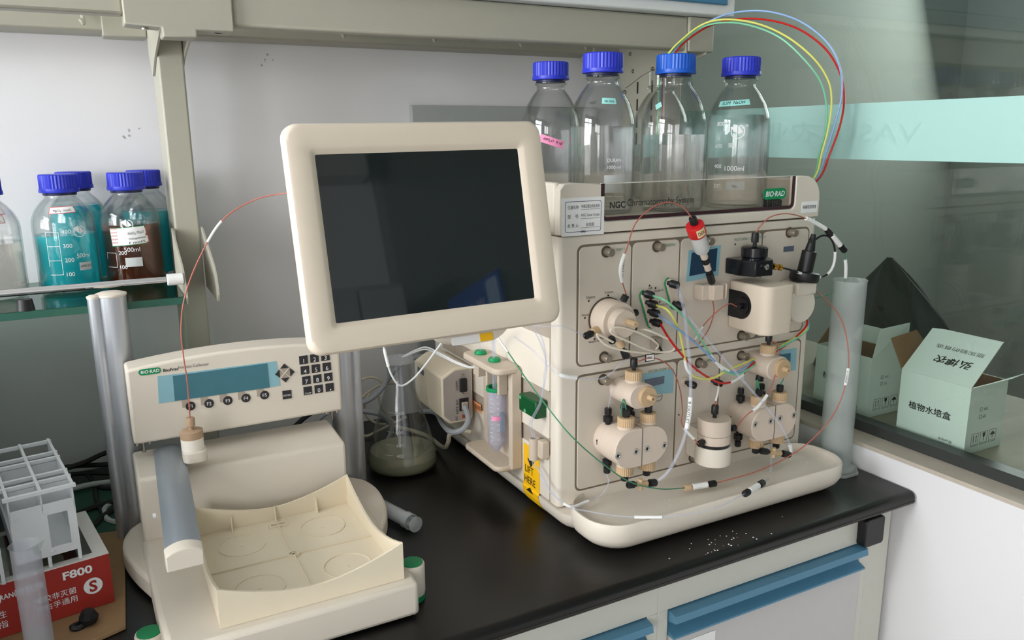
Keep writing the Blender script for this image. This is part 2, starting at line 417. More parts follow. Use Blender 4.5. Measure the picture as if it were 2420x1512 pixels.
# ------------------------------------------------------------------ bench
bt = M('epoxy_black', (17,16,15), 0.30, noise=0.1, scale=80, bump=0.06)
wt = thing('worktop', 'black worktop of the laboratory bench with rounded front edge', 'worktop', (0.1, 1.15, -0.022))
prof = [(1.528,-.022),(1.528,0),(.772,0),(.766,-.001),(.762,-.004),(.760,-.009),(.760,-.018),(.763,-.022)]
part(MB().prism(prof, 'yz', -1.58, 1.146), 'slab', bt, wt, bevel=.0015)
part(MB().box(-1.58, 1.1455, .7594, .762, -.0165, -.0145), 'edge_groove', M('edge_line', (52,46,38), 0.6), wt)
grey = M('cabinet_grey', (206,206,196), 0.45, noise=0.02); grey2 = M('drawer_grey', (196,194,194), 0.5, noise=0.02)
hblue = M('handle_blue', (82,132,160), 0.35); hblue2 = M('handle_teal', (58,104,126), 0.35)
def base_unit(x0, x1, label):
    t = thing('base_cabinet', label, 'cabinet', ((x0+x1)/2, 1.1, ZF), group='base cabinets under the bench')
    part(MB().box(x0, x1, .80, 1.50, ZF, -.022), 'body', grey, t)
    part(MB().box(x0, x1, .785, .80, -.078, -.023), 'top_rail', grey, t, bevel=.001)
    for a, b in ((x0, x0+.018), (x1-.018, x1)): part(MB().box(a, b, .785, .80, ZF, -.078), 'stile', grey, t, bevel=.001)
    for z1, z0 in ((-.080, -.30), (-.315, -.54)):
        d = part(MB().box(x0+.020, x1-.020, .780, .80, z0, z1-.036), 'drawer', grey2, t, bevel=.0015)
        pr = [(.778,z1),(.770,z1-.002),(.768,z1-.012),(.776,z1-.014),(.790,z1-.018),(.794,z1-.024),(.788,z1-.030),(.772,z1-.036),(.772,z1-.039),(.80,z1-.039),(.80,z1)]
        part(MB().prism(pr, 'yz', x0+.0195, x1-.0195), 'handle', hblue, d, label='blue moulded drawer handle')
    return t
c1 = base_unit(0.642, 1.074, 'grey base cabinet nearest the white wall with a wide blue drawer handle')
c2 = base_unit(0.17, 0.642, 'grey base cabinet further from the white wall under the bench')
lb = plate((0.70, .7796, -.160), UX, UZ, .045, .026, paper, None, 'drawer_label')
tag(lb, 'white paper label on the drawer nearest the white wall', 'label')
fp = thing('bench_leg_panel', 'pale grey end panel of the bench beside the white wall', 'panel', (1.105, 1.1, ZF))
part(MB().box(1.074, 1.136, .792, 1.50, ZF, -.022), 'panel', grey, fp, bevel=.002)
part(MB().box(1.078, 1.084, .7885, .792, ZF, -.06), 'strip', grey, fp)
pg = thing('cable_cap', 'small black plastic cap under the bench edge beside the white wall', 'cap', (1.065, .78, -.075))
part(MB().prism(rr(1.043,1.088,-.078,-.030,.006), 'xz', .768, .785), 'body', black, pg, bevel=.002)

off = thing('bench_blocker', 'grey bench-top incubator added off-frame to shade the wall under the glass shelf', 'blocker', (-.50, 1.13, 0))  # invented off-frame box with door and feet, blocks light below the shelf
part(MB().box(-.80, -.225, .82, 1.45, .012, .325), 'body', grey2, off, bevel=.008)
part(MB().box(-.79, -.235, .808, .82, .03, .315), 'door', grey, off, bevel=.006)
for x in (-.77, -.255):
    for y in (.86, 1.43): part(MB().cyl((x,y,0),(x,y,.012),.012,n=14), 'foot', black, off)
# marks on the painted wall
wb = bpy.data.objects['wall_back']; stain = M('wall_stain', (180,176,172), 0.8, noise=0)
for x, y, n_, sp, r_ in ((630,148,7,.010,.0022),(300,312,6,.010,.0030),(430,0,0,0,0)):
    for i in range(n_):
        p = px(x, y, 1, YB); a = p.x+random.gauss(0,sp); c = p.z+random.gauss(0,sp); q = r_*random.uniform(.3,1)
        part(MB().cyl((a,YB-.0004,c),(a,YB,c),q,n=7), 'stain', stain, wb)
# ------------------------------------------------------------------ the chromatography instrument
F = 0.93
ng = thing('chromatography_system', 'large cream chromatography instrument with stacked modules, tubing and a drip tray', 'instrument', (0.815, 1.15, 0))
X0, X1, YR = 0.567, 1.062, 1.405
# body: rounded plan, rails recessed on the left side
body = part(MB().prism(rr(X0+.004, X1, F+.026, YR, .012, 4), 'xy', .036, .437), 'rear_body', cream, ng, bevel=.002)
for z0, z1 in ((.036,.109),(.134,.183),(.207,.288),(.312,.437)):
    part(MB().box(X0, X0+.006, F+.0275, YR-.05, z0+.001, z1), 'side_panel', cream, ng, bevel=.0012)
for z0, z1 in ((.109,.134),(.183,.207),(.288,.312)):
    part(MB().box(X0+.0025, X0+.006, F+.0275, YR-.05, z0, z1), 'side_rail', greyrail, ng)
part(MB().prism(rr(X0-.001, X1+.001, F, F+.0265, .008, 4), 'xy', .036, .436), 'front_frame', cream, ng, bevel=.002)
# base: rolls under towards the bench
bp = [(F-.03,.004),(F-.034,.010),(F-.034,.034),(YR-.01,.034),(YR-.01,.012),(YR-.03,.004)]
bmb = MB(); n = 7
for i in range(n):
    t = i/(n-1); ins = .030*(1-math.cos(t*PI/2)); z = .034-.033*math.sin(t*PI/2)
    bmb.v += [V((x, y, z)) for x, y in rr(X0-.002+ins, X1+.002-ins, F-.036+ins*.8, YR-.004-ins, .03, 5)]
k = 24
for i in range(n-1): bmb.f += [(i*k+j, i*k+(j+1) % k, (i+1)*k+(j+1) % k, (i+1)*k+j) for j in range(k)]
bmb.f += [tuple(range(k)), tuple(range((n-1)*k, n*k))]
part(bmb, 'base', cream, ng)
for x in (X0+.05, X1-.05):
    for y in (F+.03, YR-.05): part(MB().cyl((x,y,0),(x,y,.004),.014,n=16), 'foot', black, ng)
# top deck with raised side walls and front fascia with a U-shaped opening
part(MB().box(X0+.004, X1-.004, F+.012, YR, .437, .4545), 'top_deck', M('deck_taupe', (206,197,183), 0.5), ng)
def arch(x0, x1, z0, z1, r): return [(x1,z0)] + [(x1-r+r*math.cos(R(a)), z1-r+r*math.sin(R(a))) for a in range(0, 91, 15)] + [(x0+r+r*math.cos(R(a)), z1-r+r*math.sin(R(a))) for a in range(90, 181, 15)] + [(x0,z0)]
xa, xb, zo = .6335, 1.0075, .4535
fa = [(X1+.001,.4385),(X1+.001,.470)] + [(X1+.001-.036+.036*math.cos(R(a)), .470+.036*math.sin(R(a))) for a in range(15, 91, 15)] + [(xb,.506)]
fa += [(xb-.010+.010*math.cos(R(a)), zo+.010+.010*math.sin(R(a))) for a in range(0, -91, -18)]
fa += [(xa+.010+.010*math.cos(R(a)), zo+.010+.010*math.sin(R(a))) for a in range(-90, -181, -18)]
fa += [(xa,.506),(X0+.020,.509),(X0+.006,.508),(X0-.001,.500),(X0-.001,.4385)]
part(MB().prism(fa, 'xz', F-.002, F+.012), 'fascia', cream, ng, bevel=.0015)
part(MB().box(X0-.001, X0+.012, F+.012, YR, .4385, .509), 'side_wall', cream, ng, bevel=.004)
part(MB().box(X1-.014, X1+.001, F+.012, YR, .4385, .500), 'side_wall', cream, ng, bevel=.004)
part(MB().box(X0+.012, X1-.014, YR-.012, YR, .4545, .500), 'rear_wall', cream, ng, bevel=.003)
# clear guard with maroon border
gd = part(MB().prism([(xb-.001,.506)]+[(xb-.011+.010*math.cos(R(a)), zo+.011+.010*math.sin(R(a))) for a in range(0,-91,-18)]+[(xa+.011+.010*math.cos(R(a)), zo+.011+.010*math.sin(R(a))) for a in range(-90,-181,-18)]+[(xa+.001,.506)],
     'xz', F+.001, F+.0035), 'clear_guard', thin_glass('acrylic', (244,242,238)), ng)
def ushape(o):
    return [(xb-.001-o,.506)]+[(xb-.011+(.010-o)*math.cos(R(a)), zo+.011+(.010-o)*math.sin(R(a))) for a in range(0,-91,-15)]+[(xa+.011+(.010-o)*math.cos(R(a)), zo+.011+(.010-o)*math.sin(R(a))) for a in range(-90,-181,-15)]+[(xa+.001+o,.506)]
part(MB().box(xa+.0015, xb-.0015, F+.0005, F+.004, .5055, .5068), 'guard_edge', M('acrylic_edge', (214,210,200), 0.2), gd)
ua, ub = ushape(0), ushape(.0052); mbu = MB()
for i in range(len(ua)-1):
    q = [ua[i], ua[i+1], ub[i+1], ub[i]]; mbu.prism(q, 'xz', F-.0004, F+.001)
part(mbu, 'guard_border', M('border_maroon', (58,30,38), 0.4), gd)
o = px(1441, 493, 1, F); txt('NGC', o, UX, UZ, ink, gd, h=.0095, wdt=.0265, bold=.02, lift=.0002)
o = px(1482, 492, 1, F); txt('Chromatography System', (o.x+.0, F, o.z), UX, UZ, ink, gd, h=.0125, wdt=.121, lift=.0002)
def logo(o, w_, h_, parent, n=-1):
    b = plate(o, UX, UZ, w_, h_, green, parent, 'logo_badge', t=.0007, r=h_*.38)
    return b
o = px(1803, 472, 1, F-.0005); pl_ = logo(o, .048, .017, gd)
txt('BIO·RAD', (o.x+.004, F-.0014, o.z+.0042), UX, UZ, inkwhite, gd, h=.0085, wdt=.040, bold=.02, slant=.15)
# paper stickers on the fascia
st = px(1327, 574, 1, F-.002); sw, sh = .069, .052
ps = plate((st.x, F-.002, .437), UX, UZ, sw, sh, paper, ng, 'asset_sticker', t=.0004)
rng = MB(); oo = rr(0,sw-.010,0,sh-.010,.003,3); ii = rr(.0007,sw-.0107,.0007,sh-.0107,.0025,3)
rng.ring(oo, ii, 'xy', 0, .0002); rng.v = [V((st.x+.005+p.x, F-.0024-p.z, .442+p.y)) for p in rng.v]
part(rng, 'sticker_border', inkblue, ps)
for i, (a, b) in enumerate((('仪器名称:', '中高压蛋白纯化系统'), ('型    号:', 'NGC Scout 10 plus'), ('负 责 人:', '张克超'))):
    z = .4735-i*.0125
    txt(a, (st.x+.009, F-.0024, z), UX, UZ, ink, ps, h=.0052, wdt=.0185)
    txt(b, (st.x+.031 if i < 2 else st.x+.039, F-.0024, z+.0008), UX, UZ, ink, ps, h=.0048, wdt=.030 if i < 2 else .013)
    plate((st.x+.030, F-.0024, z-.0012), UX, UZ, .032, .0004, ink, ps, 'rule_line', t=.0001)
txt('IAAS', (st.x+.031, F-.0026, .4405), UX, UZ, inkblue, ps, h=.004, wdt=.007)
o = px(1886, 505, 1, F-.002)
s2 = plate((1.0225, F-.002, .4465), UX, UZ, .0355, .018, paper, ng, 'project_sticker', t=.0004)
txt('科研项目专用', (1.0255, F-.0024, .4525), UX, UZ, ink, s2, h=.0062, wdt=.029, bold=.01)
# drip tray
tray = MB(); lev = [(0.0,.030),(0.0,.0495),(.0025,.052),(.006,.050),(.010,.0435),(.022,.0405)]
rings = [rr(.572, 1.058, .836, F+.003, .045, 6), rr(.570+.0, 1.060, .828, F+.003, .05, 6)]
def tr_ring(ins, z): return [V((x, y, z)) for x, y in rr(.567+ins, 1.063-ins, .812+ins, F+.001-(0 if ins < .02 else .001), .052-ins*.6, 7)]
tl = [tr_ring(.030,.003), tr_ring(.016,.008), tr_ring(.005,.018), tr_ring(.0,.028), tr_ring(0,.0475), tr_ring(.002,.0505), tr_ring(.005,.0505), tr_ring(.008,.047), tr_ring(.014,.041), tr_ring(.03,.039)]
k = len(tl[0])
for r_ in tl: tray.v += r_
for i in range(len(tl)-1): tray.f += [(i*k+j, i*k+(j+1) % k, (i+1)*k+(j+1) % k, (i+1)*k+j) for j in range(k)]
tray.f += [tuple(range(k)), tuple(range((len(tl)-1)*k, len(tl)*k))]
part(tray, 'drip_tray', cream, ng, sharp=50)
# lift sticker folded along the left side
lm = M('sticker_yellow', (246,190,20), 0.45)
ls = MB(); prf = [(X0-.0006,.104),(X0-.0006,.036),(X0-.0028,.0335)]+[(X0-.0026+.030*(1-math.cos(t*PI/2)), .0335-.033*math.sin(t*PI/2)) for t in (.2,.4,.55,.7)]
ys0, ys1 = .984, 1.034
for i in range(len(prf)-1):
    (xa_, za), (xb_, zb) = prf[i], prf[i+1]
    ls.add([(xa_,ys0,za),(xa_,ys1,za),(xb_,ys1,zb),(xb_,ys0,zb)], [(0,1,2,3)])
lst = part(ls, 'lift_sticker', lm, ng, doubled=True)
txt('LIFT', (X0-.0008, 1.028, .059), -UY, UZ, ink, lst, h=.0115, wdt=.026, lift=.0003)
txt('HERE', (X0-.0008, 1.030, .0415), -UY, UZ, ink, lst, h=.0115, wdt=.034, lift=.0003)
ar = MB().add([(X0-.0012,y,z) for y, z in ((1.015,.104),(1.005,.104),(1.005,.083),(.999,.083),(1.010,.071),(1.021,.083),(1.015,.083))], [(0,1,2,3,4,5,6)])
part(ar, 'arrow_mark', ink, lst, doubled=True)
ar = MB(); q = [(1.013,.038),(1.001,.026),(1.013-.004,.026)]
ar.add([(X0-.0031,1.010,.0375),(X0-.0031,.999,.0300),(X0-.0026,1.005,.0300),(X0+.004,1.005,.015),(X0+.004,1.014,.015),(X0-.0026,1.014,.0300),(X0-.0031,1.021,.0300)], [(0,1,2,5,6),(2,3,4,5)])
part(ar, 'arrow_mark', ink, lst, doubled=True)

# ---- module helpers
NF = F-.0022                                    # face of the module panels
for zb, zt in ((.0555,.2355),(.2475,.4235)):
    part(MB().prism(rr(.5955,1.0465,zb,zt,.010,5), 'xz', F-.0007, F+.002), 'module_bay', groove, ng)
def module(name, x0, x1, z0, z1, label=None):
    return part(MB().prism(rr(x0,x1,z0,z1,.008,5), 'xz', NF, F), name, cream2, ng, bevel=.0008, label=label)
def nut(parent, p, d, L=.012, r=.0042, mat=None, name='fitting', tail=True, label=None):
    """finger-tight tube fitting: grooved head and narrow shank, p = inner end, d = outward direction"""
    p, d = V(p), V(d).normalized(); mb = MB(); r *= 1.14
    pr = [(r*.55,0),(r*.55,L*.3)] if tail else [(r*.9,0),(r*.9,L*.3)]
    pr += [(r,L*.32),(r,L*.92),(r*.85,L),(r*.35,L),(r*.3,L*.9)]
    mb.lathe(pr, p, d, n=10)
    return part(mb, name, mat or black, parent, label=label)
def thumb(parent, x, z):
    part(MB().cyl((x,NF-.0001,z),(x,NF-.0008,z),.0085,n=22), 'screw_recess', M('recess_brown', (86,76,64), 0.6), parent)
    part(MB().lathe([(.0058,0),(.0058,.013),(.0050,.0142)], (x,NF-.0006,z), (0,-1,0), n=18), 'thumb_screw', M('thumb_taupe', (142,132,118), 0.35, metal=.4), parent)
def dot(parent, x, z, r=.0014): part(MB().cyl((x,NF-.0002,z),(x,NF-.0006,z),r,n=10), 'led', ink, parent)
def word(parent, s, x, z, wdt, h=None, mat=None): txt(s, (x, NF, z), UX, UZ, mat or ink, parent, h=h, wdt=wdt, lift=.0003)
def pt(x, y, d): return px(x, y, 1, F-d)        # point seen at a pixel, d in front of the front face
# ---- inject module
mi = module('inject_module', .5985, .6868, .2500, .4205)
thumb(mi, .643, .4115); thumb(mi, .642, .2575)
word(mi, 'INJECT', .6605, .4105, .0145, .0042, inkgreen)
vc = V((.645, 0, .3155))
part(MB().lathe([(.0305,0),(.0305,.002)], (vc.x,NF,vc.z), (0,-1,0), n=40), 'valve_ring', M('ring_dark', (70,62,52), 0.5), mi)
part(MB().lathe([(.029,0),(.029,.030),(.0275,.033),(.021,.0335),(.0205,.045),(.019,.047)], (vc.x,NF,vc.z), (0,-1,0), n=40), 'injection_valve', peek, mi)
part(MB().lathe([(.0048,0),(.0048,.019),(.004,.020),(.001,.020),(.001,.018)], (vc.x+.004,NF-.046,vc.z+.003), (0,-1,0), n=18), 'inject_port', tan, mi)
for dx, dz in ((.014,.030),(.033,.004),(.034,-.010),(-.030,-.012),(-.012,-.016),(.014,-.034)):
    d = V((dx,0,dz)).normalized()
VY = F-.022
def vport(a, L=.014, r=.0046):
    d = V((math.cos(R(a)), -.12, math.sin(R(a)))); p = V((vc.x, VY, vc.z)) + V((d.x,0,d.z))*.026; nut(mi, p, d, L, r); return p+d.normalized()*L
vp_col = vport(62); vp_pump = vport(12); vp_loopR = vport(-25)
tl_ = V((vc.x-.026, VY, vc.z-.010)); part(MB().cyl(tl_, tl_+V((-.013,-.004,-.002)), .0062, n=16), 'tan_coupling', tan, mi)
nut(mi, tl_+V((-.012,-.004,-.002)), (-1,-.3,-.15), .017, .0046); vp_waste = tl_+V((-.029,-.008,-.004))
nut(mi, (vc.x-.013,F-.034,vc.z-.020), (-.5,-1,-.35), .012, .0048); vp_loopL = V((vc.x-.018,F-.046,vc.z-.024))
tb = V((vc.x+.006, VY, vc.z-.027)); part(MB().cyl(tb, tb+V((.006,-.004,-.013)), .0062, n=16), 'tan_coupling', tan, mi)
nut(mi, tb+V((.006,-.004,-.012)), (.35,-.15,-1), .018, .0048); vp_samp = tb+V((.0125,-.007,-.030))
for s, x, y, a, b in (('Column',1429,694,1437,698),('Inject',1386,709,1391,711),('Waste 2',1374,748,1382,751),('Pump',1464,720,1470,722),('Sample Pump',1391,812,1405,801)):
    p = pt(x, y, .0022); word(mi, s, p.x, p.z, .0045+.0017*len(s), None); p = pt(a, b, .0022); dot(mi, p.x, p.z)
# ---- blending module
mbn = module('blending_module', .6895, .7748, .2500, .4205)
thumb(mbn, .732, .4125)
word(mbn, 'BLENDING', .7465, .4110, .020, .0042, inkgreen)
def manifold(a, b, ports, label=None):
    """slanted block of ports between two photo points, green edged"""
    p, q = pt(*a, .0022), pt(*b, .0022); d = (q-p).normalized(); s = V((-d.z,0,d.x)); s = s if s.x < 0 else -s
    mb = MB(); L = (q-p).length; poly = rr(-.007, .007, -.007, L+.007, .0068, 5)
    m2 = MB().prism(poly, 'xy', 0, .008); m2.v = [V((p.x,NF,p.z))-s*v.x+d*v.y+V((0,-v.z,0)) for v in m2.v]
    part(m2, 'port_block', peek, mbn, bevel=.001)
    rim = [V((p.x,NF-.003,p.z))+s*(.0072*math.cos(t))-d*(.0072*math.sin(t)) for t in [R(100-10*i) for i in range(11)]] + [V((q.x,NF-.003,q.z))+s*(.0072*math.cos(t))+d*(.0072*math.sin(t)) for t in [R(10*i) for i in range(9)]]
    part(MB().tube(rim, .0014, n=6, raw=True), 'green_edge', green, mbn)
manifold((1519,697),(1537,762),4); manifold((1578,668),(1591,718),2)
bl_ports = {}
for nm, a in (('green',(1519,692)),('yellow',(1527,714)),('blue',(1532,735)),('red',(1537,758)),('outA',(1578,668)),('outB',(1590,715))):
    p = pt(*a, .010); d = V((.35,-1,-.12)) if nm != 'outB' else V((.5,-1,-.4)); nut(mbn, p, d, .018, .0052); bl_ports[nm] = p+d.normalized()*.017
for s, x, y in (('G4',1532,684),('G3',1536,703),('Outlet A',1546,690),('Outlet B',1556,723)):
    p = pt(x, y, .0022); word(mbn, s, p.x, p.z, .0035+.0017*len(s))
    dot(mbn, p.x+.002, p.z+.006)
th = pt(1545,806,.0022)
part(MB().box(th.x-.007,th.x+.006,NF-.014,NF,th.z-.010,th.z+.008), 'loop_holder', greyrail, mbn, bevel=.002)
part(MB().tube([(th.x-.008,NF-.012,th.z+.006),(th.x-.004,NF-.018,th.z-.004),(th.x+.002,NF-.019,th.z-.013)], .0018), 'holder_tie', black, mbn)
# ---- detector module
md = module('detector_module', .7775, .9400, .2500, .4205)
thumb(md, .825, .4150); thumb(md, .907, .2570)
word(md, 'MULTI UV/Vis – CONDUCTIVITY', .882, .4105, .066, .0040, inkgreen)
def screen_on(parent, film_px, lcd_px, lcdmat):
    q = [pt(x, y, .0022) for x, y in film_px]; mb = MB().add([(p.x,NF-.0008,p.z) for p in q]+[(p.x,NF,p.z) for p in q], [(0,1,2,3),(0,4,5,1),(1,5,6,2),(2,6,7,3),(3,7,4,0)])
    part(mb, 'peel_film', peel, parent, flat=True)
    q = [pt(x, y, .0022) for x, y in lcd_px]; mb = MB().add([(p.x,NF-.0016,p.z) for p in q]+[(p.x,NF-.0008,p.z) for p in q], [(0,1,2,3),(0,4,5,1),(1,5,6,2),(2,6,7,3),(3,7,4,0)])
    part(mb, 'display', lcdmat, parent, flat=True)
screen_on(md, [(1621,666),(1697,651),(1703,579),(1627,592)], [(1628,652),(1690,640),(1694,586),(1634,597)], M('display_navy', (40,66,92), 0.15))
for x, y in ((1737,577),(1709,683)):
    p = pt(x, y, .0022); dot(md, p.x, p.z)
# column holder
h0 = pt(1652, 706, .014); h1 = pt(1700, 672, .014); zc = (h0.z+h1.z)/2
hp = [(h0.x-.001,NF),(h1.x+.004,NF),(h1.x+.004,NF-.026),(h1.x+.001,NF-.026),(h1.x+.001,NF-.016),(h1.x-.003,NF-.016),(h1.x-.005,NF-.028),(h0.x+.014,NF-.028),(h0.x+.012,NF-.020),(h0.x-.001,NF-.020)]
part(MB().prism(hp, 'xy', h0.z-.002, h1.z+.003), 'column_holder', peek, md, bevel=.0015)
# detector housing (rounded nose, black round-ended window on the left side)
dx0, dx1, dy0 = .877, .934, F-.082
dz0, dz1 = .2745, .350
plan = [(dx0,NF),(dx0,dy0+.016)] + [(dx0+.016-.016*math.cos(R(a)), dy0+.016-.016*math.sin(R(a))) for a in range(15,91,15)] + [(dx1-.008+.008*math.sin(R(a)), dy0+.008-.008*math.cos(R(a))) for a in range(0,91,18)] + [(dx1,F-.012),(dx1,NF)]
part(MB().prism(plan, 'xy', dz0, dz1), 'detector_housing', M('housing_tan', (216,202,184), 0.42, noise=0.02), md, bevel=.003, seg=3)
wz0, wz1 = dz0+.019, dz1-.014
wp = [(NF-.001,wz0),(NF-.001,wz1),(F-.030,wz1)] + [(F-.030-(wz1-wz0)/2*math.sin(R(a)), (wz0+wz1)/2+(wz1-wz0)/2*math.cos(R(a))) for a in range(15,180,15)] + [(F-.030,wz0)]
part(MB().prism(wp, 'yz', dx0-.0012, dx0+.004), 'cell_window', black, md)
wc = V((dx0-.0012, F-.034, (wz0+wz1)/2))
part(MB().lathe([(.014,0),(.014,.002),(.009,.003)], wc, (-1,0,0), n=26), 'flow_cell', blackgloss, md)
nut(md, wc+V((-.002,0,0)), (-1,-.2,0), .012, .0046); cell_in = wc+V((-.013,-.002,0))
# conductivity cell
q0 = pt(1739, 634, .03); q1 = pt(1820, 574, .03); cx = (q0.x+q1.x)/2
cpl = [(cx-.031,F-.004),(cx-.031,F-.034),(cx-.018,F-.055),(cx+.014,F-.058),(cx+.028,F-.040),(cx+.028,F-.004)]
part(MB().prism(cpl, 'xy', .362, .386), 'conductivity_cell', blackgloss, md, bevel=.0015)
part(MB().lathe([(.018,0),(.018,.002),(.020,.004),(.020,.017),(.017,.019)], (cx,F-.032,.386), (0,0,1), n=32), 'cell_collar', blackgloss, md)
nut(md, (cx,F-.032,.404), (0,0,1), .022, .0050); cond_top = V((cx,F-.032,.425))
for p, d in (((cx-.002,F-.057,.377),(.1,-1,0)),((cx+.027,F-.036,.380),(1,-.4,0))):
    part(MB().lathe([(.0035,0),(.0045,.002),(.0045,.005),(.003,.006)], p, d, n=14), 'cell_screw', steel, md)
# ---- pH module
mp = module('ph_module', .9428, 1.0435, .2500, .4205)
thumb(mp, .999, .4165); word(mp, 'pH', 1.014, .4145, .006, .0042, inkgreen)
p = pt(1851,597,.0022); q = pt(1876,579,.0022); part(MB().box(p.x,q.x,NF-.0006,NF,p.z+.001,q.z-.001), 'display', lcd, mp)
part(MB().prism(rr(.955,1.030,.262,.335,.012,4), 'xz', NF-.004, NF), 'mount_plate', cream2, mp, bevel=.001)
part(MB().lathe([(.029,0),(.029,.030),(.027,.032)], (1.004,NF-.002,.302), (0,-1,0), n=36), 'probe_housing', cream, mp)
part(MB().box(.985,1.030,F-.040,NF,.318,.340), 'probe_block', cream, mp, bevel=.004)
part(MB().lathe([(.021,0),(.023,.003),(.023,.014),(.020,.016)], (1.008,F-.030,.340), (.15,0,1), n=30), 'probe_nut', black, mp)
pb = V((1.009,F-.030,.355)); pd = V((.18,-.05,1)).normalized()
part(MB().lathe([(.012,0),(.0115,.034),(.008,.035),(.006,.048),(.0035,.062)], pb, pd, n=22), 'probe', black, mp)
probe_top = pb+pd*.061
bs = pt(1826,629,.036); be = pt(1850,633,.040)
part(MB().lathe([(.0035,0),(.005,.001),(.005,.006),(.003,.007),(.003,.010),(.0048,.011),(.0048,.016)], bs, be-bs, n=12), 'brass_connector', brass, mp)
brass_end = bs+(be-bs).normalized()*.016
# ---- pump modules and mixer
def stadium(c0, c1, r, n=10):
    (xa,za), (xb,zb) = c0, c1
    return [(xb+r*math.sin(R(a)), zb+r*math.cos(R(a))) for a in range(0,181,180//n)] + [(xa-r*math.sin(R(a)), za-r*math.cos(R(a))) for a in range(0,181,180//n)]
def pump(name, x0, x1, head, valve, lbl, scr):
    m = module(name, x0, x1, .0585, .2325, label=lbl)
    # head: two joined lobes
    y0, y1 = F-.060, NF
    (hl, hr, ht, hb) = head
    a = px(hl[0], hl[1], 1, y0); b = px(hr[0], hr[1], 1, y0); r = (px(*ht, 1, y0).z-px(*hb, 1, y0).z)/2; zc = (px(*ht, 1, y0).z+px(*hb, 1, y0).z)/2
    ca, cb_ = (a.x+r, zc), (b.x-r, zc); xm = (ca[0]+cb_[0])/2
    hd = part(MB().prism(stadium(ca, cb_, r), 'xz', y0, F-.020), 'pump_head', peek, m, bevel=.0012)
    part(MB().prism(stadium(ca, cb_, r*.96), 'xz', F-.020, NF), 'pump_neck', peek, m)
    part(MB().box(xm-.0006, xm+.0006, y0-.0004, F-.03, zc-r, zc+r), 'seam', inkgrey, m)
    for sp in scr:
        q = px(*sp, 1, y0)
        part(MB().lathe([(.0050,0),(.0050,.0008),(.0045,.0012),(.0030,.0012),(.0024,.0002)], (q.x,y0,q.z), (0,-1,0), n=18), 'cap_screw', M('screw_grey', (176,172,166), 0.3, metal=.6), m)
        part(MB().cyl((q.x,y0-.0004,q.z),(q.x,y0-.0006,q.z),.0022,n=6), 'screw_socket', ink, m)
    fits = []
    for cc in (ca[0]+.002, cb_[0]+.005):
        for s in (1, -1):
            zz = zc+s*(r-.002); yy = y0+.018
            part(MB().lathe([(.0125,0),(.0125,.004)], (cc,yy,zz), (0,0,s), n=24), 'collar', peek, m)
            part(MB().gear((cc,yy,zz+(.004 if s > 0 else -.017)), .0125, .0006, 0, .013, teeth=26, top=.001), 'check_valve', tan, m)
            nut(m, (cc,yy,zz+s*.016), (0,0,s), .012, .0050, tail=False); fits.append(V((cc,yy,zz+s*.028)))
        for s in (1, -1):
            zz = zc+s*(r-.003); yy = F-.014; xx = cc-.012
            nut(m, (xx,yy,zz), (0,0,s), .013, .0062); nut(m, (xx,yy,zz+s*.012), (0,0,s), .013, .0046); fits.append(V((xx,yy,zz+s*.024)))
    ax_ = ca[0]-r*.96-.0006; part(MB().box(ax_,ax_+.0004,F-.013,F-.012,zc-.003,zc+.003).add([(ax_,F-.0145,zc+.002),(ax_,F-.0105,zc+.002),(ax_,F-.0125,zc+.0055)],[(0,1,2)]), 'flow_arrow', ink, m, doubled=True)
    # priming valve: stubby horizontal barrel
    (vl, vr, vt, vb) = valve; yv = F-.054
    vz = (px(*vt,1,yv).z+px(*vb,1,yv).z)/2; vr_ = (px(*vt,1,yv).z-px(*vb,1,yv).z)/2; xv = (px(*vl,1,yv).x+px(*vr,1,yv).x)/2
    part(MB().prism(stadium((xv-.006,vz),(xv+.006,vz),vr_), 'xz', yv, NF), 'valve_barrel', peek, m, bevel=.0015)
    part(MB().lathe([(vr_*.86,0),(vr_*.86,.005),(vr_*.80,.006)], (xv+.006,yv,vz), (0,-1,0), n=30), 'valve_knob', tan, m)
    part(MB().lathe([(.0045,0),(.0038,.010),(.0018,.010),(.0018,.004)], (xv+.006,yv-.006,vz), (0,-1,0), n=16), 'luer_port', tan, m)
    zt = vz+vr_-.001; yt = yv+.024
    part(MB().lathe([(.0125,0),(.0125,.004)], (xv,yt,zt), (0,0,1), n=24), 'collar', peek, m)
    part(MB().gear((xv,yt,zt+.004), .0125, .0006, 0, .013, teeth=26, top=.001), 'check_valve', tan, m)
    nut(m, (xv,yt,zt+.016), (0,0,1), .019, .0048); fits.append(V((xv,yt,zt+.034)))
    sp = V((xv-.012,yv+.026,vz-vr_+.003)); nut(m, sp, (-.4,-.3,-1), .010, .0056, tail=False); fits.append(sp+V((-.004,-.003,-.009)))
    fits.append(V((xv+.010,yv+.03,vz-vr_*.7)))
    return m, fits, (xm, zc, r, xv, vz, vr_)
ms, fs1, gi1 = pump('system_pump', .5985, .7778, ((1454,1060),(1579,1040),(1516,1013),(1516,1101)), ((1490,945),(1549,945),(1520,910),(1520,965)), 'left pump module', ((1460,1077),(1503,1067),(1529,1060),(1570,1052)))
thumb(ms, .641, .2235); word(ms, 'SYSTEM PUMP 10', .7235, .2205, .042, .0046, inkgreen)
screen_on(ms, [(1508,934),(1590,928),(1592,871),(1516,884)], [(1523,917),(1568,905),(1569,888),(1523,897)], lcd)
p = pt(1556,937,.0022); part(MB().lathe([(.0075,0),(.0075,.0006),(.0068,.0006),(.0068,0)], (p.x,NF,p.z), (0,-1,0), n=24, closed=True), 'pulse_button', inkgrey, ms); word(ms, 'PURGE', p.x-.005, p.z-.001, .010)
p = pt(1467,891,.0022); dot(ms, p.x, p.z)
mx = module('mixer_module', .7808, .8645, .0585, .2325)
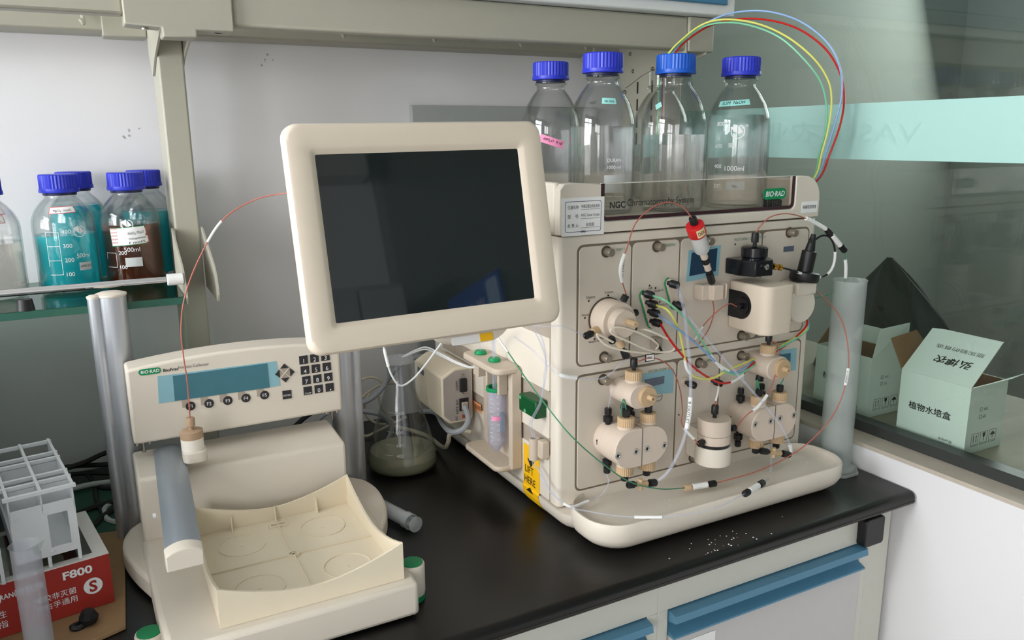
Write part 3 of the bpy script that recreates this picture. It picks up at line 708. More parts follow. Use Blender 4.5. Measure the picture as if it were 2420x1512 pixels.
thumb(mx, .822, .2235); thumb(mx, .818, .0665); word(mx, 'MIXER', .838, .2225, .014, .0042, inkgreen)
mc = px(1686, 1040, 1, F-.046); MX, MY = mc.x, F-.046
part(MB().box(MX-.018,MX+.018,F-.03,NF,.075,.125), 'mixer_arm', cream2, mx, bevel=.003)
zt_, zm, zl = px(1686,987,1,F-.046).z, px(1686,1046,1,F-.046).z, px(1686,1090,1,F-.046).z
part(MB().lathe([(.0265,0),(.0275,.001),(.0275,zm-zl-.004),(.0268,zm-zl-.002)], (MX,MY,zl), (0,0,1), n=44), 'mixer_base', cream, mx)
part(MB().lathe([(.0245,0),(.0245,.008)], (MX,MY,zm-.004), (0,0,1), n=40), 'mixer_gap', black, mx)
part(MB().lathe([(.0252,0),(.0252,.0135)], (MX,MY,zm+.003), (0,0,1), n=44), 'mixer_body', peek, mx)
part(MB().lathe([(.0252,0),(.0252,zt_-zm-.018),(.0246,zt_-zm-.0172)], (MX,MY,zm+.0172), (0,0,1), n=44), 'mixer_lid', peek, mx)
nut(mx, (MX,MY,zt_), (0,0,1), .020, .0050); mix_top = V((MX,MY,zt_+.019))
nut(mx, (MX-.024,MY-.006,zm+.009), (-1,-.2,-.1), .013, .0046); mix_l = V((MX-.037,MY-.009,zm+.008))
nut(mx, (MX+.023,MY-.008,zm+.022), (1,-.3,0), .012, .0046); mix_r = V((MX+.034,MY-.012,zm+.022))
for x, y, d in ((1617,902,.022),(1679,898,.022)):
    p = pt(x, y, .0022)
    part(MB().lathe([(.0075,0),(.0075,.003),(.006,.004)], (p.x,NF,p.z), (0,-1,0), n=22), 'port_boss', peek, mx); nut(mx, (p.x,NF-.003,p.z), (.4,-1,-.15), .018, .0048)
p = pt(1647,876,.0022); dot(mx, p.x, p.z); p = pt(1604,980,.0022); dot(mx, p.x, p.z)
m2, fs2, gi2 = pump('system_pump', .8675, 1.0435, ((1777,1002),(1883,985),(1830,960),(1830,1037)), ((1815,878),(1863,878),(1840,845),(1840,897)), 'right pump module', ((1785,1003),(1821,995),(1843,988),(1876,981)))
thumb(m2, .909, .2235)
screen_on(m2, [(1838,880),(1880,874),(1882,822),(1843,828)], [(1836,858),(1866,855),(1867,834),(1840,838)], M('display_teal', (60,110,132), 0.2))
# tees below the pumps
def tee(parent, a, b, d):
    p, q = pt(*a, d), pt(*b, d); u_ = (q-p).normalized(); L = (q-p).length
    part(MB().cyl(p+u_*L*.30, p+u_*L*.68, .0042, n=12).cyl(p+u_*L*.45+V((0,0,-.008)), p+u_*L*.45+V((0,0,.008)), .0036, n=12), 'tee_piece', tan, parent)
    nut(parent, p+u_*L*.32, -u_, L*.32, .0046); nut(parent, p+u_*L*.66, u_, L*.34, .0050)
    return q
te1 = tee(ms, (1483,1146), (1550,1140), .070); te2 = tee(m2, (1797,1065), (1866,1074), .064)
# ------------------------------------------------------------------ touch monitor in front of the instrument
mo = thing('touch_monitor', 'cream framed touch screen monitor tilted back on its arm in front of the instrument', 'monitor', (.35, .90, .33))
sc0 = V((.345, .838, .468)); mu = V((1,.004,.012)).normalized(); mv = V((0,.207,.978)); mv = (mv-mu*mv.dot(mu)).normalized(); mn = mu.cross(mv)
MM = Matrix((mu, mv, mn)).transposed().to_4x4(); MM.translation = sc0
def muv(x, y): p = pp(x, y, sc0, mn)-sc0; return p.dot(mu), p.dot(mv)
bl, tr_ = muv(735,846), muv(1279,281); br_, tlq = muv(1331,760), muv(664,289)
bx0, bx1, by0, by1 = (bl[0]+tlq[0])/2, (br_[0]+tr_[0])/2, (bl[1]+br_[1])/2, (tlq[1]+tr_[1])/2
s0, s1, s2_, s3 = muv(747,363), muv(1228,349), muv(1268,703), muv(797,765)
sx0, sx1, sy0, sy1 = (s0[0]+s3[0])/2, (s1[0]+s2_[0])/2, (s2_[1]+s3[1])/2, (s0[1]+s1[1])/2
# bezel as stacked outlines: back edge, rounded rim, face, slope into the screen
def rl(ins, c, r=.016): return [V((x, y, c)) for x, y in rr(bx0+ins, bx1-ins, by0+ins, by1-ins, r, 6)]
def sl(out, c, r=.003): return [V((x, y, c)) for x, y in rr(sx0-out, sx1+out, sy0-out, sy1+out, r, 6)]
lv = [rl(.010,-.034,.012), rl(.003,-.026,.015), rl(0,-.014,.016), rl(.0005,-.006,.016), rl(.003,-.001,.016), rl(.006,0,.014), sl(.0075,0,.007), sl(.005,-.001,.006), sl(.0,-.0055,.002)]
mbz = MB(); k = len(lv[0])
for q in lv: mbz.v += q
for i in range(len(lv)-1): mbz.f += [(i*k+j, i*k+(j+1) % k, (i+1)*k+(j+1) % k, (i+1)*k+j) for j in range(k)]
mbz.f += [tuple(range(k))]
part(mbz.xf(MM), 'bezel', M('monitor_cream', (218,205,187), 0.4, noise=0.02), mo, sharp=40)
part(MB().prism([(sx0-.001,sy0-.001),(sx1+.001,sy0-.001),(sx1+.001,sy1+.001),(sx0-.001,sy1+.001)], 'xy', -.009, -.0055).xf(MM), 'screen', M('screen_glass', (27,33,34), 0.03, spec=1.0, noise=0, coat=0.0), mo)
part(MB().prism(rr(bx0+.03,bx1-.03,by0+.04,by1-.05,.02), 'xy', -.055, -.034).xf(MM), 'rear_shell', cream, mo, bevel=.006)
part(MB().prism(rr(-.004,.105,by0-.013,by0+.07,.045,8), 'xy', -.070, -.03).xf(MM), 'rear_bulge', cream, mo, bevel=.004)
part(MB().tube([MM@V((0.06,-.02,-.05)), MM@V((.12,0,-.09)), V((.54,1.0,.46)), V((.572,1.02,.46))], .014, n=14), 'swing_arm', cream, mo)
wlb = part(MB().prism(rr(.018,.072,by0-.0115,by0-.002,.002), 'xy', -.0302, -.0294).xf(MM), 'warning_label', paper, mo)
part(MB().prism(rr(.055,.072,by0-.0115,by0-.002,.001), 'xy', -.0294, -.0288).xf(MM), 'warning_patch', lm, mo)

# ------------------------------------------------------------------ screw-cap bottles
def fillet(pr): return pr
def bottle(kind, c, liquid=None, level=0.0, cap=True, capmat=None, label='', group=None, thick=.0022):
    big = kind == 1000
    Rb, hb, hn, rn, hc0, hc1 = (.0505,.128,.192,.0235,.208,.2365) if big else (.0432,.100,.140,.0215,.148,.1745)
    t = thing('media_bottle', label, 'bottle', c, group=group or ('one litre bottles on the instrument' if big else 'half litre bottles on the glass shelf'))
    prof = [(.0,0),(Rb-.012,0),(Rb-.004,.002),(Rb,.009),(Rb,hb-.012)]
    for s, q in ((.0,1.0),(.17,.965),(.34,.88),(.57,.68),(.80,.36),(.92,.15)): prof.append((rn+(Rb-rn)*q, hb+(hn-hb)*s))
    prof += [(rn,hn),(rn,hn+.006),(rn+.0035,hn+.0085),(rn+.0035,hn+.011),(rn,hn+.013),(rn,hc1-.006)]
    inner = [(max(0,r-thick), h if i > 2 else h+.004) for i, (r, h) in enumerate(prof)]
    inner[0] = (0,.004); inner[1] = (Rb-.013,.004); inner[2] = (Rb-.006,.006)
    pr = prof+inner[::-1]
    part(MB().lathe([(max(r,.0002),h) for r, h in pr], (0,0,0), n=48, closed=True), 'glass_body', bglass, t, local=True, sharp=60)
    def rad(z):
        for (r0,h0),(r1,h1) in zip(prof, prof[1:]):
            if h0 <= z <= h1: return r0+(r1-r0)*((z-h0)/max(1e-6,h1-h0))
        return Rb
    if liquid:
        lq = [(max(.0002,rad(h)-thick-.0004), h) for h in (.0065,.009)]; z = .014
        while z < level: lq.append((rad(z)-thick-.0004, z)); z += .008
        lq += [(rad(level)-thick-.0004, level)]
        part(MB().lathe([(Rb-.010,.0046)]+lq, (0,0,0), n=48), 'liquid', liquid, t, local=True)
    if cap:
        rc = .0300 if big else .0262
        cm = capmat or capblue
        cp = part(MB().gear((0,0,0), rc, .0009, hc0+.006, hc1, teeth=36), 'screw_cap', cm, t, local=True, sharp=25)
        part(MB().lathe([(rc+.0008,hc0),(rc+.0013,hc0+.001),(rc+.0008,hc0+.006)], (0,0,0), n=48), 'cap_ring', cm, cp, local=True)
        part(MB().lathe([(rn+.0012,hc0-.004),(rn+.0016,hc0-.0005)], (0,0,0), n=40), 'pour_ring', M('pour_ring_navy', (22,26,70), 0.35), t, local=True)
    return t, rad
def facing(c):  # angle of the side that faces the camera
    return math.atan2(-c[1], -c[0])
def wrap(t, rad, c, deg, z0, rot=0.0, off=.0006):
    """maps flat (a,b) onto the bottle: a along the girth, b up; deg right of the camera-facing line"""
    a0 = facing(c)+R(deg); cr, sr = math.cos(rot), math.sin(rot)
    def fn(a, b):
        a, b = a*cr-b*sr, a*sr+b*cr; z = z0+b; r = rad(z)+off; th = a0+a/(rad(z0) if rad(z0) > .01 else rad(.03))
        return V((c[0]+r*math.cos(th), c[1]+r*math.sin(th), c[2]+z))
    return fn
def sticker(t, rad, c, deg, z0, wd, hg, mat, rot=0.0, name='label', off=.0004):
    fn = wrap(t, rad, c, deg, z0, rot, off)
    return part(MB().grid(lambda u, v: fn((u-.5)*wd, (v-.5)*hg), 10, 4), name, mat, t, doubled=True)
teal = M('tape_teal', (150,214,206), 0.6); pink = M('tape_pink', (240,150,188), 0.6)
DK = .4546
B4 = (.957,1.012,DK); b4, r4 = bottle(1000, B4, water, .147, label='1000 ml glass bottle with teal tape reading NaOH, rightmost on the instrument')
B3 = (.829,1.018,DK); b3, r3 = bottle(1000, B3, water, .117, capmat=capblue2, label='1000 ml glass bottle with the lighter azure blue cap, in front of the open bottle')
B2 = (.712,1.045,DK); b2, r2 = bottle(1000, B2, water, .130, label='1000 ml glass bottle with large grey writing patch, beside the monitor')
B1 = (.716,1.205,DK); b1, r1 = bottle(1000, B1, water, .152, label='1000 ml glass bottle with pink tape, behind the monitor corner')
B5 = (.958,1.215,DK); b5, r5 = bottle(1000, B5, water, .100, cap=False, label='open capless glass bottle with the coloured tubes, hidden behind the azure-capped bottle')
def print_on(t, rad, c, items):
    for s, deg, z0, h, wd, mat in items:
        txt(s, None, None, None, mat, t, h=h, wdt=wd, align='C', fn=wrap(t, rad, c, deg, z0))
etch = M('print_white', (236,238,238), 0.7, noise=0); etch2 = M('print_pale', (196,200,200), 0.6, noise=0)
sticker(b4, r4, B4, -12, .165, .050, .0085, teal, .05); txt('0.2M  NaOH', None, None, None, ink, b4, h=.0048, wdt=.036, align='C', fn=wrap(b4, r4, B4, -13, .163, .05, .0009), slant=.2)
print_on(b4, r4, B4, [('800',-32,.130,.0062,None,etch),('600',-34,.096,.0062,None,etch),('400',-34,.064,.0062,None,etch),('200',-34,.033,.0062,None,etch),('1000ml',-3,.060,.0078,.030,etch),('蜀   牛',-1,.096,.0075,.026,etch),('®',16,.128,.0042,None,etch)])
def boat(t, rad, c, deg, z0, s):
    fn = wrap(t, rad, c, deg, z0); mb = MB()
    for i in range(24):
        if i in (5,6,7,8,9): continue
        a, b = R(15*i), R(15*i+15); q = [(math.cos(a),math.sin(a)),(math.cos(b),math.sin(b)),(.86*math.cos(b),.86*math.sin(b)),(.86*math.cos(a),.86*math.sin(a))]
        mb.add([fn(x*s,y*s) for x,y in q], [(0,1,2,3)])
    mb.add([fn(x*s,y*s) for x,y in ((-1.1,.55),(-.1,1.0),(-.05,-.35))], [(0,1,2)])
    mb.add([fn(x*s,y*s) for x,y in ((.0,.9),(.75,-.1),(.02,-.35))], [(0,1,2)])
    part(mb, 'bottle_emblem', etch, t, doubled=True)
boat(b4, r4, B4, 0, .121, .011)
sticker(b4, r4, B4, 0, .0365, .030, .013, etch2, name='writing_patch')
txt('Na..', None, None, None, inkgrey, b4, h=.004, align='C', fn=wrap(b4, r4, B4, 0, .034, 0, .0008))
sticker(b2, r2, B2, 14, .166, .021, .0085, teal, -.03); txt('HA. Hind', None, None, None, inkblue, b2, h=.0035, wdt=.014, align='C', fn=wrap(b2, r2, B2, 14, .164, -.03, .0009))
txt('Had', None, None, None, ink, b2, h=.004, align='C', fn=wrap(b2, r2, B2, -20, .162, .1), slant=.3)
sticker(b2, r2, B2, 22, .046, .030, .026, etch2, name='writing_patch')
print_on(b2, r2, B2, [('DURAN',22,.078,.0055,.021,etch),('1000 ml',22,.068,.0050,.022,etch),('Made in Germany',24,.026,.0028,.024,etch),('www.duran-group',24,.0195,.0025,.024,etch)])
sticker(b3, r3, B3, -33, .160, .010, .008, teal, .5)
sticker(b1, r1, B1, 2, .108, .042, .0125, pink, -.32); txt('ddH₂O  9.18', None, None, None, ink, b1, h=.005, wdt=.032, align='C', fn=wrap(b1, r1, B1, 2, .106, -.32, .0009), slant=.25)
# black cap lying on the deck
bc = px(1833, 480, 2, DK+.006); bcap = thing('spare_cap', 'small black screw cap lying on the instrument deck under the green badge', 'cap', (1.0-.001, .968, DK))
part(MB().gear((.999,.968,DK), .0145, .0008, 0, .013, teeth=26), 'cap', black, bcap)
part(MB().lathe([(.010,0),(.010,.001)], (.999,.968,DK+.013), n=24), 'cap_disc', blackgloss, bcap)

# 500 ml bottles on the glass shelf
cyan = M('liquid_cyan', (40,224,234), 0.02, trans=0.6, ior=1.33, noise=0)
brown = M('liquid_brown', (150,62,14), 0.02, trans=0.8, ior=1.33, noise=0)
pale = M('liquid_pale', (214,212,204), 0.02, trans=0.9, ior=1.33, noise=0)
SZ = .3472
S1 = (-.030,1.385,SZ); t1, q1_ = bottle(500, S1, cyan, .086, label='500 ml bottle two thirds full of cyan liquid, front of the glass shelf')
S2 = (-.014,1.447+.04,SZ); S2 = (-.010,1.484,SZ); t2, q2_ = bottle(500, (S2[0],1.4835,SZ), cyan, .122, label='500 ml bottle nearly full of cyan liquid, behind the front cyan bottle')
S3 = (.061,1.393,SZ); t3, q3_ = bottle(500, S3, brown, .096, label='500 ml bottle of dark brown liquid with a green bordered label')
S4 = (.093,1.4845,SZ); t4, q4_ = bottle(500, S4, cyan, .108, label='500 ml bottle of cyan liquid hidden behind the brown one')
S5 = (-.128,1.372,SZ); t5, q5_ = bottle(500, S5, pale, .080, label='500 ml bottle of colourless liquid at the left picture edge')
def scale500(t, rad, c, deg, vals, wline=.018):
    for s, z in vals: txt(s, None, None, None, etch, t, h=.0058, align='L', fn=wrap(t, rad, c, deg, z))
    fn = wrap(t, rad, c, deg, 0); mb = MB()
    zs = [z+.0028 for _, z in vals]; L = wline
    def seg(a0, b0, a1, b1, n=6): mb.grid(lambda u, v: fn(a0+(a1-a0)*u, b0+(b1-b0)*v), n, 1)
    for z in zs: seg(-.004-L, z-.0003, -.004, z+.0003)
    seg(-.0046, min(zs), -.004, max(zs), 1); seg(-.004-L, min(zs)+.012, -.0034-L, max(zs), 1)
    part(mb, 'scale_lines', etch, t, doubled=True)['kind'] = 'stuff'
scale500(t1, q1_, S1, -6, [('400',.090),('300',.069),('200',.048),('100',.027)])
scale500(t3, q3_, S3, -28, [('200',.052),('100',.030)])
print_on(t1, q1_, S1, [('500ml',28,.053,.0065,.019,etch)]); print_on(t3, q3_, S3, [('500ml',-2,.056,.0068,.022,etch)])
boat(t1, q1_, S1, 26, .092, .0085); boat(t3, q3_, S3, -6, .097, .0085)
sticker(t1, q1_, S1, 30, .040, .018, .012, etch2, name='writing_patch'); txt('pKSS 2.0', None, None, None, ink, t1, h=.004, align='C', fn=wrap(t1, q1_, S1, 30, .038, 0, .0009))
sticker(t3, q3_, S3, -1, .040, .024, .014, etch2, name='writing_patch')
def bordered(t, rad, c, deg, z, wd, hg, rot, border, lines, hh):
    sticker(t, rad, c, deg, z, wd, hg, border, rot, 'label_border', .0004); sticker(t, rad, c, deg, z, wd-.002, hg-.002, paper, rot, 'label', .0007)
    for i, s in enumerate(lines): txt(s, None, None, None, ink, t, h=hh, wdt=wd*.72, align='C', fn=wrap(t, rad, c, deg, z+(len(lines)/2-i-.8)*hg/len(lines), rot, .0011), slant=.2)
bordered(t1, q1_, S1, 0, .124, .034, .010, .04, inkred, ['MgCl₂ 1mol/L'], .004)
bordered(t3, q3_, S3, -7, .080, .052, .028, .06, green, [], .004)
bordered(t3, q3_, S3, 8, .0855, .031, .0105, .10, inkred, ['FeSO₄·7H₂O'], .0045)
bordered(t3, q3_, S3, 10, .0735, .033, .0115, .08, inkred, ['Huangxiaomei', '1 mol/L'], .0036)
for i in range(5): txt('试剂名称', None, None, None, inkred, t3, h=.0028, wdt=.0105, align='L', fn=wrap(t3, q3_, S3, -40, .0895-i*.0052, .06, .0011))
bordered(t5, q5_, S5, 8, .127, .040, .010, -.03, inkred, ['Na₂.. 1mol/L'], .004)
bordered(t5, q5_, S5, 6, .116, .040, .011, -.05, inkred, ['50mL 1mol/L'], .004)
# ------------------------------------------------------------------ fraction collector
fc = thing('fraction_collector', 'cream fraction collector with keypad head, silver columns and swing arm', 'instrument', (.16, 1.0, 0))
silver = M('anodised_silver', (196,200,206), 0.34, metal=.75, noise=0.02)
armgrey = M('arm_silver', (158,166,174), 0.42, metal=.55, noise=0.02)
# base: front plinth with wider round flanges at the back
fl = spline([(.032,.822,0),(.028,.90,0),(.022,.97,0),(.004,1.06,0),(-.006,1.12,0),(.004,1.17,0),(.03,1.20,0)], 5)
fr_ = spline([(.33,1.20,0),(.352,1.17,0),(.358,1.12,0),(.345,1.05,0),(.322,.97,0),(.312,.90,0),(.306,.822,0)], 5)
bpoly = [(p.x,p.y) for p in fr_] + [(p.x,p.y) for p in fl]
part(MB().prism([(p.x,p.y) for p in spline([(.33,1.20,0),(.352,1.17,0),(.358,1.12,0),(.345,1.05,0),(.31,.98,0)],5)]+[(p.x,p.y) for p in spline([(.03,.98,0),(.004,1.06,0),(-.006,1.12,0),(.004,1.17,0),(.03,1.20,0)],5)], 'xy', .006, .034), 'base_flange', cream, fc, bevel=.005, seg=3)
part(MB().prism([(.026,.822),(.306,.822),(.311,.90),(.318,1.10),(.018,1.10),(.022,.90)], 'xy', .004, .0475), 'base_plinth', cream, fc, bevel=.006, seg=3)
part(MB().prism([(1.095,.034),(1.095,.128),(1.099,.134),(1.17,.139),(1.195,.139),(1.195,.034)], 'yz', .021, .301), 'rear_body', cream, fc, bevel=.004, seg=3)
# columns
def column(x, s):
    pl2 = [(x+.0195*math.cos(R(a)), 1.222+.0195*math.sin(R(a))) for a in range(0,360,15)]
    part(MB().prism(pl2, 'xy', .0, .360), 'column', silver, fc)
    x2 = x-.021*s
    part(MB().prism([(x2+.0085*math.cos(R(a)), 1.214+.0085*math.sin(R(a))) for a in range(0,360,20)], 'xy', .0, .360), 'column_rib', silver, fc)
    part(MB().lathe([(.0200,0),(.0208,.0015),(.0205,.0035),(.014,.0058),(.0004,.0062)], (x,1.222,.360), n=30), 'column_cap', cream, fc)
    part(MB().lathe([(.0088,0),(.0092,.003),(.006,.0045),(.0004,.005)], (x2,1.214,.360), n=24), 'rib_cap', cream, fc)
column(.0185, 1); column(.336, -1)
# keypad head
HY = 1.15
hl, hr_ = px(306,960,1,HY).x, px(806,890,1,HY).x; hz0 = (px(326,1048,1,HY).z+px(812,972,1,HY).z)/2; hz1 = (px(306,876,1,HY).z+px(790,812,1,HY).z)/2
hp = [(hl,hz0),(hr_,hz0)] + [(hl+(hr_-hl)*t, hz1+.010*(1-(2*t-1)**2)) for t in [1-i/14 for i in range(15)]]
hd_ = part(MB().prism(hp, 'xz', HY, HY+.050), 'keypad_head', cream, fc, bevel=.004, seg=3)
for x in (hl+.012, hr_-.012):
    for dx in (-.008, 0, .008):
        part(MB().lathe([(.0022,0),(.0022,.003),(.0036,.0035),(.0036,.007)] if dx else [(.0025,0),(.0025,.018),(.0018,.019)], (x+dx,HY+.018,hz0), (0,0,-1), n=10), 'head_screw', steel, fc)
hf = HY-.0001
def hpx(x, y): return px(x, y, 1, HY)
def quad_plate(pxs, mat, parent, name, t0, t1):
    q = [hpx(*c) for c in pxs]
    part(MB().add([(p.x,HY-t1,p.z) for p in q]+[(p.x,HY-t0,p.z) for p in q], [(0,1,2,3),(0,4,5,1),(1,5,6,2),(2,6,7,3),(3,7,4,0)]), name, mat, parent, flat=True)
quad_plate([(375,953),(662,911),(653,853),(372,889)], peel, hd_, 'peel_film', 0, .0006)
quad_plate([(413,947),(637,915),(631,858),(408,888)], M('lcd_teal', (66,118,132), 0.28, noise=0.06), hd_, 'display', .0006, .0012)
o = hpx(328,888); plate((o.x,HY,o.z), UX, UZ, .028, .0085, green, hd_, 'logo_badge', t=.0006, r=.0042)
txt('BIO·RAD', (o.x+.0025,HY-.0006,o.z+.0022), UX, UZ, inkwhite, hd_, h=.0045, wdt=.023, bold=.02, slant=.15)
o = hpx(386,879); txt('BioFrac', (o.x,HY,o.z), UX, UZ, ink, hd_, h=.0044, wdt=.0195, bold=.02)
o = hpx(421,872); txt('Fraction Collector', (o.x,HY,o.z), UX, UZ, inkgrey, hd_, h=.0044, wdt=.040)
keym = M('key_black', (46,44,46), 0.45)
for i, (x, y) in enumerate(((450,959),(494,953),(538,946),(581,940),(625,933))):
    p = hpx(x, y); k_ = part(MB().cyl((p.x,HY,p.z),(p.x,HY-.0012,p.z),.0064,n=28), 'function_key', keym, hd_)
    txt('F%d' % (i+1), (p.x,HY-.0012,p.z-.0024), UX, UZ, inkwhite, hd_, h=.0048, align='C')
    part(MB().box(p.x-.0105,p.x-.0010,HY-.0007,HY,p.z-.001,p.z+.0115), 'key_tab', M('tab_taupe', (172,160,146), 0.5), hd_)
rows = [('1','2','3'),('4','5','6'),('7','8','9'),('CLEAR','0','.')]
for r_ in range(4):
    for c_ in range(3):
        p = hpx(717+r_*3.4+c_*25.8, 850+r_*24.2-c_*4.0); q = .0062
        part(MB().box(p.x-q,p.x+q,HY-.0012,HY,p.z-q,p.z+q), 'number_key', keym, hd_)
        s = rows[r_][c_]
        if s == 'CLEAR': txt(s, (p.x,HY-.0012,p.z-.0048), UX, UZ, inkwhite, hd_, wdt=.0095, align='C')
        elif s == '.': part(MB().cyl((p.x+.001,HY-.0012,p.z-.004),(p.x+.001,HY-.0015,p.z-.004),.001,n=10), 'key_dot', inkwhite, hd_)
        else: txt(s, (p.x,HY-.0012,p.z-.0048), UX, UZ, inkwhite, hd_, h=.0062, align='C')
p = hpx(678,932); part(MB().box(p.x-.0064,p.x+.0064,HY-.0012,HY,p.z-.0064,p.z+.0064), 'enter_key', keym, hd_); txt('ENTER', (p.x,HY-.0012,p.z-.002), UX, UZ, inkwhite, hd_, wdt=.0105, align='C')
p = hpx(673,881)
part(MB().add([(p.x,HY-.0008,p.z+.0105),(p.x+.0105,HY-.0008,p.z),(p.x,HY-.0008,p.z-.0105),(p.x-.0105,HY-.0008,p.z)]+[(p.x,HY,p.z+.0105),(p.x+.0105,HY,p.z),(p.x,HY,p.z-.0105),(p.x-.0105,HY,p.z)], [(0,1,2,3),(0,4,5,1),(1,5,6,2),(2,6,7,3),(3,7,4,0)]), 'arrow_pad', M('tab_taupe'), hd_, flat=True)
for dx, dz in ((0,1),(1,0),(0,-1),(-1,0)):
    e = V((dx,0,dz)); s_ = V((dz,0,-dx)); a = V((p.x,HY-.0014,p.z))+e*.0142
    part(MB().add([a, V((p.x,HY-.0014,p.z))+e*.0075+s_*.0062, V((p.x,HY-.0014,p.z))+e*.0075-s_*.0062, a+V((0,.0014,0)), V((p.x,HY,p.z))+e*.0075+s_*.0062, V((p.x,HY,p.z))+e*.0075-s_*.0062], [(0,1,2),(0,3,4,1),(1,4,5,2),(2,5,3,0)]), 'arrow_key', keym, hd_, flat=True)
for s_ in (1, -1):
    part(MB().cyl((p.x-.0058,HY-.0010,p.z-.0058*s_),(p.x+.0058,HY-.0010,p.z+.0058*s_),.0005,n=6), 'pad_line', cream, hd_)
# swing arm
AZ = .150
a0, a1 = px(387,1288,2,AZ), px(476,1276,2,AZ); b0, b1_ = px(360,1052,2,AZ), px(432,1044,2,AZ)
ay0, ay1 = (a0.y+a1.y)/2, 1.165
def arm_sec(xl, xr, y, z, h=.024, arc=.006): return [V((xl+(xr-xl)*i/8, y, z-.004+arc*(1-(2*i/8-1)**2))) for i in range(9)] + [V((xr,y,z-h)), V((xl,y,z-h))]
am = MB(); secs = [arm_sec(a0.x+(b0.x-a0.x)*t, a1.x+(b1_.x-a1.x)*t, ay0+(ay1-ay0)*t, AZ) for t in (0.0,.5,1)]
k = len(secs[0])
for s_ in secs: am.v += s_
for i in range(2): am.f += [(i*k+j, i*k+(j+1) % k, (i+1)*k+(j+1) % k, (i+1)*k+j) for j in range(k)]
am.f += [tuple(range(k)), tuple(range(2*k,3*k))]
arm = part(am, 'swing_arm', armgrey, fc)
ec = MB(); e0, e1 = arm_sec(a0.x-.001, a1.x+.001, ay0+.002, AZ+.0008, .026), arm_sec(a0.x-.0005, a1.x+.0005, ay0-.012, AZ-.003, .022)
ec.v = e0+e1; ec.f = [(j, (j+1) % k, k+(j+1) % k, k+j) for j in range(k)]+[tuple(range(k)), tuple(range(k,2*k))]
part(ec, 'arm_end_cap', cream, arm, bevel=.0015)
part(MB().cyl((a0.x-.0005,ay0+.11,AZ-.012),(a0.x-.004,ay0+.11,AZ-.012),.0028,n=12), 'arm_pin', white, arm)
dh = px(457, 1066, 1, 1.10)
part(MB().prism(rr(dh.x-.014,dh.x+.017,1.10-.017,1.10+.016,.010,5), 'xy', dh.z-.012, dh.z+.004), 'drop_block', cream, arm, bevel=.002)
part(MB().lathe([(.0145,0),(.0145,.016)], (dh.x,1.10,dh.z+.004), n=30), 'drop_head', M('white_nylon', (238,232,220), 0.5), arm)
part(MB().lathe([(.0148,0),(.0148,.010),(.013,.011),(.0035,.0115),(.0035,.015),(.0058,.0165),(.0058,.027),(.0052,.028)], (dh.x,1.10,dh.z+.020), n=26), 'drop_cap', M('nylon_tan', (176,148,120), 0.5), arm)
drop_top = V((dh.x,1.10,dh.z+.047))
# feet
gpad = M('foot_green', (0,128,76), 0.45)
fl_ = px(352, 1494, 2, .028)
for (x, y, h) in ((fl_.x, fl_.y, .028), (.314, .866, .050)):
    f_ = part(MB().lathe([(.0145,.008),(.0155,.012),(.0155,h-.002),(.0145,h)], (x,y,0), n=32), 'foot', cream, fc)
    part(MB().lathe([(.0142,0),(.0150,.001),(.0150,.008)], (x,y,0), n=32), 'foot_pad', gpad, f_); part(MB().lathe([(.0132,0),(.0132,.0012),(.011,.002)], (x,y,h), n=32), 'foot_disc', gpad, f_)
# ---- drip pan on the collector
pn = thing('collection_pan', 'pale cream square pan with sagging walls standing on the fraction collector', 'pan', (.195, 1.0, .0475))
panm = M('pan_cream', (232,220,196), 0.45, noise=0.02)
PX0, PX1, PY0, PY1, PZ = .080, .293, .838, 1.068, .0478
part(MB().box(PX0+.0029, PX1-.0029, PY0+.0029, PY1-.0029, PZ+.0001, PZ+.004), 'pan_floor', panm, pn)
def sag(t): return .022+.026*abs(2*t-1)**1.7
def pwall(fn, name='pan_wall'):
    mb = MB(); n_ = 16
    for i in range(n_+1):
        t = i/n_; a, b = fn(t); h = PZ+sag(t); mb.v += [V((a[0],a[1],PZ)), V((a[0],a[1],h)), V((b[0],b[1],h)), V((b[0],b[1],PZ))]
    for i in range(n_):
        o_ = i*4; mb.f += [(o_+j, o_+(j+1) % 4, o_+4+(j+1) % 4, o_+4+j) for j in range(4)]
    mb.f += [(0,1,2,3), tuple(n_*4+j for j in range(4))]
    return part(mb, name, panm, pn)
T = .0028
pwall(lambda t: ((PX0+(PX1-PX0)*t, PY0), (PX0+(PX1-PX0)*t, PY0+T))); pwall(lambda t: ((PX0+(PX1-PX0)*t, PY1), (PX0+(PX1-PX0)*t, PY1-T)))
E_ = T+.00005
pwall(lambda t: ((PX0+.00005, PY0+E_+(PY1-PY0-2*E_)*t), (PX0+T, PY0+E_+(PY1-PY0-2*E_)*t))); pwall(lambda t: ((PX1-.00005, PY0+E_+(PY1-PY0-2*E_)*t), (PX1-T, PY0+E_+(PY1-PY0-2*E_)*t)))
pcx, pcy, zf = (PX0+PX1)/2, (PY0+PY1)/2, PZ+.004
part(MB().box(PX0+T, PX1-T, pcy-.0011, pcy+.0011, zf, zf+.0022), 'floor_rib', panm, pn); part(MB().box(pcx-.0011, pcx+.0011, PY0+T, PY1-T, zf, zf+.0022), 'floor_rib', panm, pn)
part(MB().lathe([(.0052,0),(.0052,.003),(.0075,.003),(.0075,0)], (pcx,pcy,zf), n=28, closed=True), 'floor_boss', panm, pn)
for sx in (-1, 1):
    for sy in (-1, 1):
        part(MB().lathe([(.0285,0),(.0285,.0011),(.0298,.0011),(.0298,0)], (pcx+sx*.053,pcy+sy*.058,zf), n=44, closed=True), 'floor_ring', panm, pn)
        part(MB().cyl((pcx+sx*.053,pcy+sy*.058,zf),(pcx+sx*.053,pcy+sy*.058,zf+.0006),.003,n=16), 'floor_dot', panm, pn)
